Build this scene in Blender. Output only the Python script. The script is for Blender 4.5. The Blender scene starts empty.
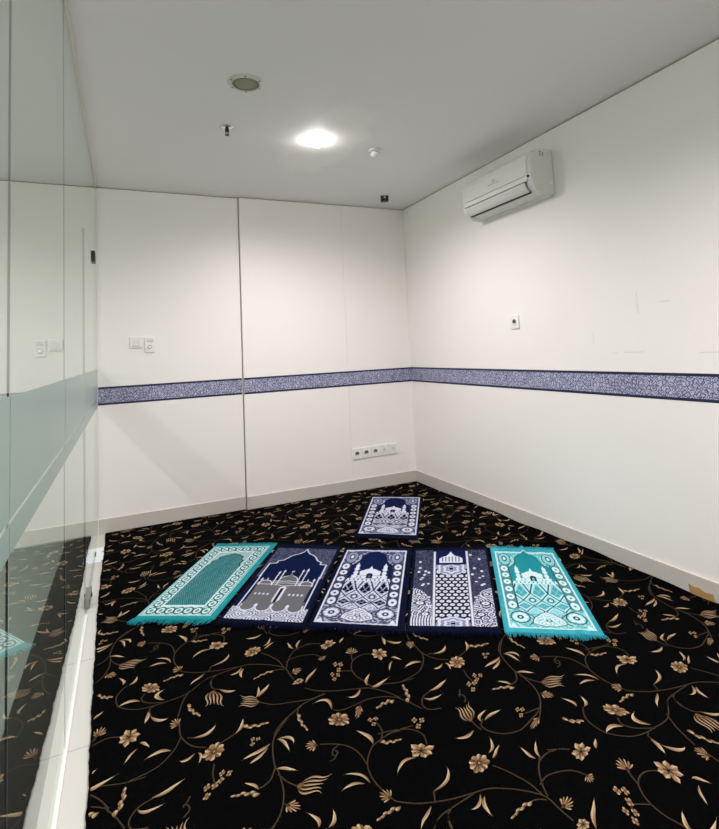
import bpy, bmesh, math, random
import numpy as np
from mathutils import Vector, Matrix

C = bpy.context.scene.collection
PI = math.pi
H = 2.70            # ceiling height
GX = -2.755         # room face of the glass partition
YF = -6.90          # wall behind the photographer
CX = -4.60          # far wall of the corridor beyond the glass

# ------------------------------------------------------------------ helpers
def S(c):
    """sRGB 0-255 -> linear RGBA"""
    o = []
    for v in c:
        v = v / 255.0
        o.append(v / 12.92 if v <= 0.04045 else ((v + 0.055) / 1.055) ** 2.4)
    return tuple(o) + (1.0,)

def mat(name, col, rough=0.6, metal=0.0, spec=0.5, noise=0.0, nscale=40.0, bump=0.0, bscale=300.0):
    m = bpy.data.materials.new(name); m.use_nodes = True
    nt = m.node_tree; b = nt.nodes['Principled BSDF']
    b.inputs['Base Color'].default_value = col
    b.inputs['Roughness'].default_value = rough
    b.inputs['Metallic'].default_value = metal
    b.inputs['Specular IOR Level'].default_value = spec
    tc = nt.nodes.new('ShaderNodeTexCoord')
    if noise:
        n = nt.nodes.new('ShaderNodeTexNoise'); n.inputs['Scale'].default_value = nscale
        n.inputs['Detail'].default_value = 4
        r = nt.nodes.new('ShaderNodeMapRange')
        r.inputs['To Min'].default_value = 1 - noise; r.inputs['To Max'].default_value = 1 + noise
        v = nt.nodes.new('ShaderNodeVectorMath'); v.operation = 'SCALE'
        v.inputs[0].default_value = col[:3]
        nt.links.new(tc.outputs['Object'], n.inputs['Vector'])
        nt.links.new(n.outputs['Fac'], r.inputs['Value'])
        nt.links.new(r.outputs['Result'], v.inputs['Scale'])
        nt.links.new(v.outputs['Vector'], b.inputs['Base Color'])
    if bump:
        n2 = nt.nodes.new('ShaderNodeTexNoise'); n2.inputs['Scale'].default_value = bscale
        n2.inputs['Detail'].default_value = 3
        bp = nt.nodes.new('ShaderNodeBump'); bp.inputs['Strength'].default_value = bump
        bp.inputs['Distance'].default_value = 0.002
        nt.links.new(tc.outputs['Object'], n2.inputs['Vector'])
        nt.links.new(n2.outputs['Fac'], bp.inputs['Height'])
        nt.links.new(bp.outputs['Normal'], b.inputs['Normal'])
    return m

def attr_mat(name, rough=0.95, bump=0.4, bscale=500, sheen=0.0, noise=0.12, nscale=350):
    m = bpy.data.materials.new(name); m.use_nodes = True
    nt = m.node_tree; b = nt.nodes['Principled BSDF']
    b.inputs['Roughness'].default_value = rough
    b.inputs['Specular IOR Level'].default_value = 0.02
    b.inputs['Sheen Weight'].default_value = sheen
    a = nt.nodes.new('ShaderNodeAttribute'); a.attribute_name = 'Col'
    tc = nt.nodes.new('ShaderNodeTexCoord')
    n = nt.nodes.new('ShaderNodeTexNoise'); n.inputs['Scale'].default_value = nscale
    r = nt.nodes.new('ShaderNodeMapRange')
    r.inputs['To Min'].default_value = 1 - noise; r.inputs['To Max'].default_value = 1 + noise
    v = nt.nodes.new('ShaderNodeVectorMath'); v.operation = 'SCALE'
    nt.links.new(tc.outputs['Object'], n.inputs['Vector'])
    nt.links.new(n.outputs['Fac'], r.inputs['Value'])
    nt.links.new(a.outputs['Color'], v.inputs[0]); nt.links.new(r.outputs['Result'], v.inputs['Scale'])
    nt.links.new(v.outputs['Vector'], b.inputs['Base Color'])
    n2 = nt.nodes.new('ShaderNodeTexNoise'); n2.inputs['Scale'].default_value = bscale
    bp = nt.nodes.new('ShaderNodeBump'); bp.inputs['Strength'].default_value = bump
    bp.inputs['Distance'].default_value = 0.003
    nt.links.new(tc.outputs['Object'], n2.inputs['Vector'])
    nt.links.new(n2.outputs['Fac'], bp.inputs['Height']); nt.links.new(bp.outputs['Normal'], b.inputs['Normal'])
    return m

def box(bm, x0, x1, y0, y1, z0, z1, mi=0, bevel=0.0, seg=2):
    vs = [bm.verts.new((x, y, z)) for x in (x0, x1) for y in (y0, y1) for z in (z0, z1)]
    idx = [(0, 1, 3, 2), (4, 6, 7, 5), (0, 4, 5, 1), (2, 3, 7, 6), (0, 2, 6, 4), (1, 5, 7, 3)]
    fs = [bm.faces.new([vs[i] for i in f]) for f in idx]
    for f in fs: f.material_index = mi
    if bevel:
        es = list({e for f in fs for e in f.edges})
        r = bmesh.ops.bevel(bm, geom=es, offset=bevel, segments=seg, affect='EDGES', profile=0.5)
        for f in r['faces']: f.material_index = mi
    return fs

def lathe(bm, prof, n=32, origin=(0, 0, 0), axis='Z', mi=0, cap=True):
    """prof: list of (radius, height)"""
    ox, oy, oz = origin
    rings = []
    for r, h in prof:
        ring = []
        for k in range(n):
            a = 2 * PI * k / n
            p, q = r * math.cos(a), r * math.sin(a)
            if axis == 'Z': co = (ox + p, oy + q, oz + h)
            elif axis == 'Y': co = (ox + p, oy + h, oz + q)
            else: co = (ox + h, oy + p, oz + q)
            ring.append(bm.verts.new(co))
        rings.append(ring)
    for a, b in zip(rings, rings[1:]):
        for k in range(n):
            f = bm.faces.new((a[k], a[(k + 1) % n], b[(k + 1) % n], b[k])); f.material_index = mi; f.smooth = True
    if cap:
        for ring in (rings[0], rings[-1]):
            f = bm.faces.new(ring); f.material_index = mi
    return rings

def prism(bm, prof, y0, y1, mi=0, smooth=False):
    """closed profile of (x, z), swept along Y"""
    a = [bm.verts.new((x, y0, z)) for x, z in prof]
    b = [bm.verts.new((x, y1, z)) for x, z in prof]
    n = len(prof)
    for k in range(n):
        f = bm.faces.new((a[k], a[(k + 1) % n], b[(k + 1) % n], b[k])); f.material_index = mi; f.smooth = smooth
    for r in (a, b):
        f = bm.faces.new(r); f.material_index = mi

def obj(name, bm, mats, parent=None, smooth=False, loc=None):
    bmesh.ops.recalc_face_normals(bm, faces=bm.faces)
    me = bpy.data.meshes.new(name)
    bm.to_mesh(me); bm.free()
    if not isinstance(mats, (list, tuple)): mats = [mats]
    for m in mats: me.materials.append(m)
    o = bpy.data.objects.new(name, me); C.objects.link(o)
    if smooth:
        for p in me.polygons: p.use_smooth = True
    if parent is not None: o.parent = parent
    if loc is not None: o.location = loc
    return o

def thing(name, label, cat, loc=(0, 0, 0), rotz=0.0, group=None):
    o = bpy.data.objects.new(name, None); C.objects.link(o)
    o.empty_display_size = 0.05
    o.location = loc; o.rotation_euler = (0, 0, rotz)
    o['label'] = label; o['category'] = cat
    if group: o['group'] = group
    return o

def tag(o, label, cat, group=None):
    o['label'] = label; o['category'] = cat
    if group: o['group'] = group
    return o

def struct(name, bm, mats, parent=None, smooth=False):
    o = obj(name, bm, mats, parent, smooth)
    o['kind'] = 'structure'
    return o

def NB(): return bmesh.new()

# ------------------------------------------------------------------ materials
M = {}
M['wall'] = mat('cream_wall_paint', S((246, 243, 238)), 0.62, noise=0.012, nscale=2.2, bump=0.05, bscale=120)
M['wall_panel'] = mat('cream_panel_paint', S((246, 243, 238)), 0.45, noise=0.012, nscale=2.0)
M['scuff'] = mat('grey_scuff', S((226, 223, 214)), 0.8)
M['gap'] = mat('dark_panel_gap', S((120, 117, 104)), 0.9)
M['white'] = mat('white_plastic', S((240, 240, 236)), 0.35, noise=0.01)
M['plate'] = mat('bluish_white_plate', S((244, 247, 252)), 0.35)
M['white2'] = mat('white_plastic_satin', S((226, 226, 222)), 0.5, noise=0.01)
M['dark'] = mat('dark_plastic', S((34, 33, 36)), 0.4)
M['hole'] = mat('dark_opening', S((22, 22, 22)), 0.8)
M['slot'] = mat('grey_slot', S((92, 92, 92)), 0.7)
M['metal'] = mat('brushed_steel', S((165, 165, 160)), 0.32, metal=1.0)
M['darkmetal'] = mat('dark_steel', S((60, 60, 62)), 0.35, metal=0.8)
M['chrome'] = mat('chrome', S((225, 225, 225)), 0.08, metal=1.0)
M['base'] = mat('grey_skirting', S((203, 199, 191)), 0.4, noise=0.02, nscale=8)
M['tile'] = mat('white_marble_tile', S((208, 206, 200)), 0.3, noise=0.03, nscale=6)
M['joint'] = mat('tile_joint', S((170, 166, 152)), 0.8)
M['corr'] = mat('corridor_tile', S((164, 171, 163)), 0.25, noise=0.03, nscale=5)
M['sill'] = mat('dark_threshold_stone', S((44, 38, 34)), 0.35, noise=0.1, nscale=20)
M['silicone'] = mat('white_silicone', S((240, 240, 236)), 0.4)
M['seal'] = mat('dark_glazing_seal', S((58, 60, 66)), 0.35)
M['board'] = mat('brown_cardboard', S((176, 138, 88)), 0.85, noise=0.08, nscale=60)
M['navyline'] = mat('navy_border_line', S((20, 18, 66)), 0.5)
M['grille'] = mat('speaker_grille', S((150, 148, 128)), 0.7, noise=0.05, nscale=900)
M['ring'] = mat('speaker_ring', S((212, 210, 200)), 0.5)

# ceiling paint with reflected light around the lamp painted in as paler colour
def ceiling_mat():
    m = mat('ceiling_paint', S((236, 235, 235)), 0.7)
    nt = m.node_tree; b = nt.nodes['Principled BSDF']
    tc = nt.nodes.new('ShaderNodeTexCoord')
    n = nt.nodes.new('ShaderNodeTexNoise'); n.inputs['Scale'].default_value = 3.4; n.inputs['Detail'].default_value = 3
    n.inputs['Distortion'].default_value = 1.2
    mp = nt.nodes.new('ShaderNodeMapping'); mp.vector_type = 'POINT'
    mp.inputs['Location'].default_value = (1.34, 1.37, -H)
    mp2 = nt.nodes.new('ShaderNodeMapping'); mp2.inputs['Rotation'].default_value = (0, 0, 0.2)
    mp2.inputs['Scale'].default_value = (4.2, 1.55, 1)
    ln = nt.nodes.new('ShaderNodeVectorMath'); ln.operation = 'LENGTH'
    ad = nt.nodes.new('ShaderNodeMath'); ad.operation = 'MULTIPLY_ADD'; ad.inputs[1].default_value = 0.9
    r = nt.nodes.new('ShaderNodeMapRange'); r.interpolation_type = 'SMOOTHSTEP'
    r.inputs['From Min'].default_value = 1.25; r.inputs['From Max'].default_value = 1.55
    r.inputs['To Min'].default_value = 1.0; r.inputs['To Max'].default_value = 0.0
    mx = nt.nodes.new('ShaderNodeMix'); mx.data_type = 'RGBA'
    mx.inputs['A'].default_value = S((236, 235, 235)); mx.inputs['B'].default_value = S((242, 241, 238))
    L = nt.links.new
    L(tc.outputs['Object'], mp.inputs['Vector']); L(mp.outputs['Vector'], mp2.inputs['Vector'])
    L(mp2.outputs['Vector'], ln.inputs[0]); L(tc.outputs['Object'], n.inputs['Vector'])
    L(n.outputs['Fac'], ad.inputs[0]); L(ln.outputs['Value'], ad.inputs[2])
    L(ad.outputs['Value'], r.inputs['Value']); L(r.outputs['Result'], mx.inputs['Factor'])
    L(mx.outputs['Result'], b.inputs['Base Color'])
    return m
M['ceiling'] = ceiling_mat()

# lavender printed border paper: small interlocking arabesque in navy on lavender
def border_mat(axis):
    m = bpy.data.materials.new('lavender_border_' + axis); m.use_nodes = True
    nt = m.node_tree; b = nt.nodes['Principled BSDF']; b.inputs['Roughness'].default_value = 0.5
    L = nt.links.new
    tc = nt.nodes.new('ShaderNodeTexCoord'); sp = nt.nodes.new('ShaderNodeSeparateXYZ')
    cb = nt.nodes.new('ShaderNodeCombineXYZ')
    L(tc.outputs['Object'], sp.inputs[0]); L(sp.outputs['X' if axis == 'x' else 'Y'], cb.inputs[0]); L(sp.outputs['Z'], cb.inputs[1])
    def node(t, **k):
        n = nt.nodes.new(t)
        for a, b_ in k.items():
            if a in n.inputs: n.inputs[a].default_value = b_
            else: setattr(n, a, b_)
        return n
    def mrange(sock, a, b_, lo=0.0, hi=1.0):
        n = nt.nodes.new('ShaderNodeMapRange'); n.inputs['From Min'].default_value = a; n.inputs['From Max'].default_value = b_
        n.inputs['To Min'].default_value = lo; n.inputs['To Max'].default_value = hi
        L(sock, n.inputs['Value']); return n.outputs['Result']
    def mul(a, b_, op='MULTIPLY'):
        n = nt.nodes.new('ShaderNodeMath'); n.operation = op; L(a, n.inputs[0]); L(b_, n.inputs[1]); return n.outputs[0]
    nz = node('ShaderNodeTexNoise', noise_dimensions='2D'); nz.inputs['Scale'].default_value = 46; nz.inputs['Detail'].default_value = 1
    L(cb.outputs[0], nz.inputs['Vector'])
    v2 = node('ShaderNodeTexVoronoi', voronoi_dimensions='2D', feature='DISTANCE_TO_EDGE'); v2.inputs['Scale'].default_value = 44
    L(cb.outputs[0], v2.inputs['Vector'])
    v1 = node('ShaderNodeTexVoronoi', voronoi_dimensions='2D', feature='F1', distance='MANHATTAN'); v1.inputs['Scale'].default_value = 30
    L(cb.outputs[0], v1.inputs['Vector'])
    sn = node('ShaderNodeMath', operation='SINE'); ws = node('ShaderNodeMath', operation='MULTIPLY'); ws.inputs[1].default_value = 17.0
    L(v1.outputs['Distance'], ws.inputs[0]); L(ws.outputs[0], sn.inputs[0])
    # short dark strokes: parts of the curls and of the cell edges only
    strokes = mul(mrange(sn.outputs[0], -.1, -.7), mrange(nz.outputs['Fac'], .42, .50))
    edges = mul(mrange(v2.outputs['Distance'], .17, .06), mrange(nz.outputs['Fac'], .56, .49))
    dark = mul(strokes, edges, 'MAXIMUM')
    shade = mrange(v1.outputs['Color'], 0, 1, .62, 1.0)
    inv = node('ShaderNodeMath', operation='SUBTRACT'); inv.inputs[0].default_value = 1.0; L(dark, inv.inputs[1])
    class _O: pass
    mn = _O(); mn.outputs = [mul(inv.outputs[0], shade)]
    mx = nt.nodes.new('ShaderNodeMix'); mx.data_type = 'RGBA'
    mx.inputs['A'].default_value = S((54, 58, 100)); mx.inputs['B'].default_value = S((202, 203, 228))
    L(mn.outputs[0], mx.inputs['Factor']); L(mx.outputs['Result'], b.inputs['Base Color'])
    return m

def glass_mat():
    m = bpy.data.materials.new('clear_partition_glass'); m.use_nodes = True
    nt = m.node_tree; nt.nodes.clear(); L = nt.links.new
    out = nt.nodes.new('ShaderNodeOutputMaterial')
    ge = nt.nodes.new('ShaderNodeNewGeometry')
    io = nt.nodes.new('ShaderNodeMapRange'); io.inputs['To Min'].default_value = 1.8; io.inputs['To Max'].default_value = 1 / 1.8
    fr = nt.nodes.new('ShaderNodeFresnel')
    tr = nt.nodes.new('ShaderNodeBsdfTransparent'); tr.inputs['Color'].default_value = (0.86, 0.91, 0.885, 1)
    gl = nt.nodes.new('ShaderNodeBsdfGlossy'); gl.inputs['Roughness'].default_value = 0.0
    gl.inputs['Color'].default_value = (0.93, 0.96, 0.945, 1)
    mx = nt.nodes.new('ShaderNodeMixShader')
    L(ge.outputs['Backfacing'], io.inputs['Value']); L(io.outputs['Result'], fr.inputs['IOR'])
    L(fr.outputs[0], mx.inputs[0]); L(tr.outputs[0], mx.inputs[1]); L(gl.outputs[0], mx.inputs[2])
    L(mx.outputs[0], out.inputs['Surface'])
    return m
M['glass'] = glass_mat()

def glass_back_mat():
    m = bpy.data.materials.new('clear_glass_rear_face'); m.use_nodes = True
    nt = m.node_tree; nt.nodes.clear()
    out = nt.nodes.new('ShaderNodeOutputMaterial'); tr = nt.nodes.new('ShaderNodeBsdfTransparent'); tr.inputs['Color'].default_value = (0.93, 0.955, 0.94, 1)
    nt.links.new(tr.outputs[0], out.inputs['Surface'])
    return m
M['glass_back'] = glass_back_mat()

def film_mat():
    m = bpy.data.materials.new('frosted_aqua_film'); m.use_nodes = True
    nt = m.node_tree; nt.nodes.clear(); L = nt.links.new
    out = nt.nodes.new('ShaderNodeOutputMaterial')
    d = nt.nodes.new('ShaderNodeBsdfDiffuse'); d.inputs['Color'].default_value = S((158, 184, 174))
    t = nt.nodes.new('ShaderNodeBsdfTranslucent'); t.inputs['Color'].default_value = S((170, 200, 190))
    g = nt.nodes.new('ShaderNodeBsdfGlossy'); g.inputs['Roughness'].default_value = 0.38
    fr = nt.nodes.new('ShaderNodeFresnel'); fr.inputs['IOR'].default_value = 1.14
    m1 = nt.nodes.new('ShaderNodeMixShader'); m1.inputs[0].default_value = 0.3
    m2 = nt.nodes.new('ShaderNodeMixShader')
    L(d.outputs[0], m1.inputs[1]); L(t.outputs[0], m1.inputs[2])
    L(fr.outputs[0], m2.inputs[0]); L(m1.outputs[0], m2.inputs[1]); L(g.outputs[0], m2.inputs[2])
    L(m2.outputs[0], out.inputs['Surface'])
    return m
M['film'] = film_mat()

def emis(name, col, st):
    m = bpy.data.materials.new(name); m.use_nodes = True
    nt = m.node_tree; nt.nodes.clear()
    o = nt.nodes.new('ShaderNodeOutputMaterial'); e = nt.nodes.new('ShaderNodeEmission')
    e.inputs['Color'].default_value = col; e.inputs['Strength'].default_value = st
    nt.links.new(e.outputs[0], o.inputs['Surface'])
    return m
M['lamp'] = emis('lit_lamp_lens', (1.0, 0.945, 0.94, 1), 62.0)
M['lamp2'] = emis('lit_lamp_lens_corridor', (1.0, 0.98, 0.95, 1), 30.0)
M['led'] = emis('tiny_lit_led', (1, 1, 1, 1), 0.6)

# ------------------------------------------------------------------ room shell
SEAM, SEAM2 = -1.6425, -0.672
PY = 0.022       # the left wall panel sits a little deeper
bm = NB()
box(bm, GX + 0.001, 0.10, -0.0, -0.0 - 0.0001, 0, 0.001) if False else None
# floor: tile strip, dark threshold and corridor tile
box(bm, -2.80, 0.10, YF, 0.10, -0.05, 0.0, 0)
box(bm, -2.968, -2.80, YF, 0.10, -0.05, 0.0, 1)
box(bm, CX, -2.968, YF, 0.10, -0.05, 0.0, 2)
for y in (-2.462, -1.86, -1.26, -0.66, -3.06, -3.66):
    box(bm, -2.80, 0.0, y - 0.0015, y + 0.0015, 0.0, 0.0004, 3)
struct('floor', bm, [M['tile'], M['sill'], M['corr'], M['joint']])

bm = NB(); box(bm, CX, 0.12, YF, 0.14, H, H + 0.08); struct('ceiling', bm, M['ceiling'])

bm = NB()
zt = H - 0.007
box(bm, CX, SEAM - 0.0025, PY, 0.12, 0, zt, 0)
box(bm, SEAM + 0.005, SEAM2 - 0.0012, -0.006, 0.12, 0, zt, 0, bevel=0.002, seg=1)
box(bm, SEAM2 + 0.0012, 0.0, -0.002, 0.12, 0, zt, 0)
box(bm, CX, 0.0, 0.04, 0.13, 0, H, 1)
struct('wall_back', bm, [M['wall_panel'], M['gap']])

bm = NB()
box(bm, 0.0, 0.12, YF, 0.13, 0, H - 0.008, 0)
box(bm, 0.012, 0.13, YF, 0.13, H - 0.01, H, 1)
def mark(y0, y1, z0, z1): box(bm, -0.0006, 0.0006, min(y0, y1), max(y0, y1), min(z0, z1), max(z0, z1), 2)
mark(-2.511, -2.646, 1.221, 1.225); mark(-2.950, -3.10, 1.214, 1.218); mark(-2.622, -2.626, 1.432, 1.551)
mark(-2.299, -2.302, 1.282, 1.348); mark(-2.762, -2.82, 1.484, 1.488); mark(-2.43, -2.47, 1.219, 1.222)
struct('wall_right', bm, [M['wall'], M['gap'], M['scuff']])
bm = NB(); box(bm, CX - 0.1, 0.12, YF - 0.1, YF, 0, H); struct('wall_front', bm, M['wall'])
bm = NB(); box(bm, CX - 0.1, CX, YF, 0.13, 0, H); struct('wall_left', bm, M['wall'])

# skirting
ZS = 0.1145
bm = NB()
box(bm, GX + 0.004, SEAM - 0.006, PY - 0.008, PY + 0.001, 0, ZS, 0)
box(bm, SEAM + 0.004, SEAM2 - 0.001, -0.013, -0.005, 0, ZS, 0)
box(bm, SEAM2 + 0.001, -0.009, -0.011, -0.001, 0, ZS, 0)
struct('baseboard_back', bm, M['base'])
bm = NB(); box(bm, -0.009, 0.0, YF, -0.001, 0, ZS, 0); struct('baseboard_right', bm, M['base'])

# printed border strip round the walls
ZB0, ZB1, EW = 0.9734, 1.1125, 0.015
mbx, mby = border_mat('x'), border_mat('y')
def strip_x(bm, x0, x1, y):
    box(bm, x0, x1, y - 0.0012, y + 0.0005, ZB0 + EW, ZB1 - EW, 0)
    box(bm, x0, x1, y - 0.0014, y + 0.0005, ZB0, ZB0 + EW, 1)
    box(bm, x0, x1, y - 0.0014, y + 0.0005, ZB1 - EW, ZB1, 1)
bm = NB()
strip_x(bm, GX + 0.004, SEAM - 0.006, PY); strip_x(bm, SEAM + 0.006, SEAM2 - 0.001, -0.006); strip_x(bm, SEAM2 + 0.001, -0.002, -0.002)
struct('trim_1', bm, [mbx, M['navyline']])
bm = NB()
box(bm, -0.0012, 0.0005, YF, -0.004, ZB0 + EW, ZB1 - EW, 0)
box(bm, -0.0014, 0.0005, YF, -0.004, ZB0, ZB0 + EW, 1)
box(bm, -0.0014, 0.0005, YF, -0.004, ZB1 - EW, ZB1, 1)
struct('trim_2', bm, [mby, M['navyline']])

# slim light channel where the glass meets wall, floor and ceiling
bm = NB()
box(bm, GX - 0.014, GX + 0.004, PY - 0.02, PY, 0, H - 0.01)
struct('trim_3', bm, M['white2'])
bm = NB(); box(bm, GX - 0.014, GX + 0.006, YF, PY, H - 0.02, H); struct('trim_4', bm, M['ring'])
bm = NB()
box(bm, GX - 0.016, GX + 0.007, YF, -1.40, 0.0, 0.008, 0, bevel=0.003)
struct('trim_5', bm, M['silicone'])

# ------------------------------------------------------------------ glass partition
GB = GX - 0.012
JY = [-0.400, -1.370, -2.446, -3.460, -4.66, -5.80]
FILM = [(0.963, 1.018), (1.026, 1.252)]
def film_on(parent, y0, y1):
    bm = NB()
    for z0, z1 in FILM: box(bm, GX + 0.0003, GX + 0.0012, y0, y1, z0, z1)
    o = obj('frosted_film', bm, M['film'], parent); o['label'] = 'frosted aqua band'
    return o
def pane(name, y0, y1, z0, z1, film=True):
    bm = NB(); fs = box(bm, GB, GX, y0, y1, z0, z1, 1); fs[1].material_index = 0
    bmesh.ops.delete(bm, geom=[fs[2], fs[3]], context='FACES_ONLY')       # butt-jointed edges
    o = struct(name, bm, [M['glass'], M['glass_back']])
    if film: film_on(o, y0, y1)
    return o
pane('window_1', JY[0] + 0.003, PY - 0.021, 0.006, H - 0.021)
door = pane('door_1', JY[1] + 0.003, JY[0] - 0.003, 0.012, 2.047)
pane('window_2', JY[1] + 0.003, JY[0] - 0.003, 2.053, H - 0.021, film=False)
ys = JY[1:] + [YF]
for k in range(len(ys) - 1):
    pane('window_%d' % (k + 3), ys[k + 1] + 0.003, ys[k] - 0.003, 0.009, H - 0.021)
bm = NB()
for y in JY[2:]:
    box(bm, GX - 0.004, GX - 0.0005, y - 0.0029, y + 0.0029, 0.009, H - 0.021)
box(bm, GB + 0.001, GX - 0.0005, JY[1] - 0.0045, JY[1] + 0.0028, 0.02, 2.05)
struct('trim_6', bm, M['seal'])

# door fittings
bm = NB()
box(bm, GB - 0.008, GX + 0.012, -0.50, -0.385, 2.012, 2.088, 0, bevel=0.003)
lathe(bm, [(0.006, 0), (0.006, 0.004)], 12, (GX + 0.012, -0.42, 2.05), 'X', 1)
lathe(bm, [(0.006, 0), (0.006, 0.004)], 12, (GX + 0.012, -0.475, 2.05), 'X', 1)
o = obj('pivot_fitting', bm, [M['darkmetal'], M['metal']], door); o['label'] = 'dark metal top pivot'
bm = NB()
box(bm, GB - 0.012, GX + 0.014, -1.315, -1.13, 0.004, 0.052, 0, bevel=0.003)
lathe(bm, [(0.011, 0), (0.011, 0.005), (0.006, 0.006)], 16, (GX + 0.014, -1.20, 0.03), 'X', 1)
o = obj('lock_fitting', bm, [M['metal'], M['darkmetal']], door); o['label'] = 'grey metal bottom lock'
bm = NB()
box(bm, GB + 0.002, GX - 0.002, -1.36, -0.41, 0.002, 0.012)
o = obj('bottom_seal', bm, M['seal'], door)
# floor spring cover
t = thing('floor_spring_cover', 'white square steel cover plate on the tile strip under the glass door', 'cover plate', (GX - 0.006, -0.44, 0.0))
bm = NB(); box(bm, -0.062, 0.062, -0.15, 0.15, 0.0002, 0.0018, 0, bevel=0.0007, seg=1)
obj('plate', bm, M['plate'], t)
for sx, sy in ((-0.05, -0.138), (0.05, -0.138), (0.05, 0.05), (-0.05, 0.138)):
    bm = NB(); lathe(bm, [(0.0055, 0.0017), (0.0055, 0.003), (0.003, 0.0034)], 12, (sx, sy, 0)); obj('screw', bm, M['dark'], t)
bm = NB(); box(bm, -0.010, 0.010, -0.03, 0.06, 0.0017, 0.0055, 0, bevel=0.002); obj('spindle', bm, M['darkmetal'], t)

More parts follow.
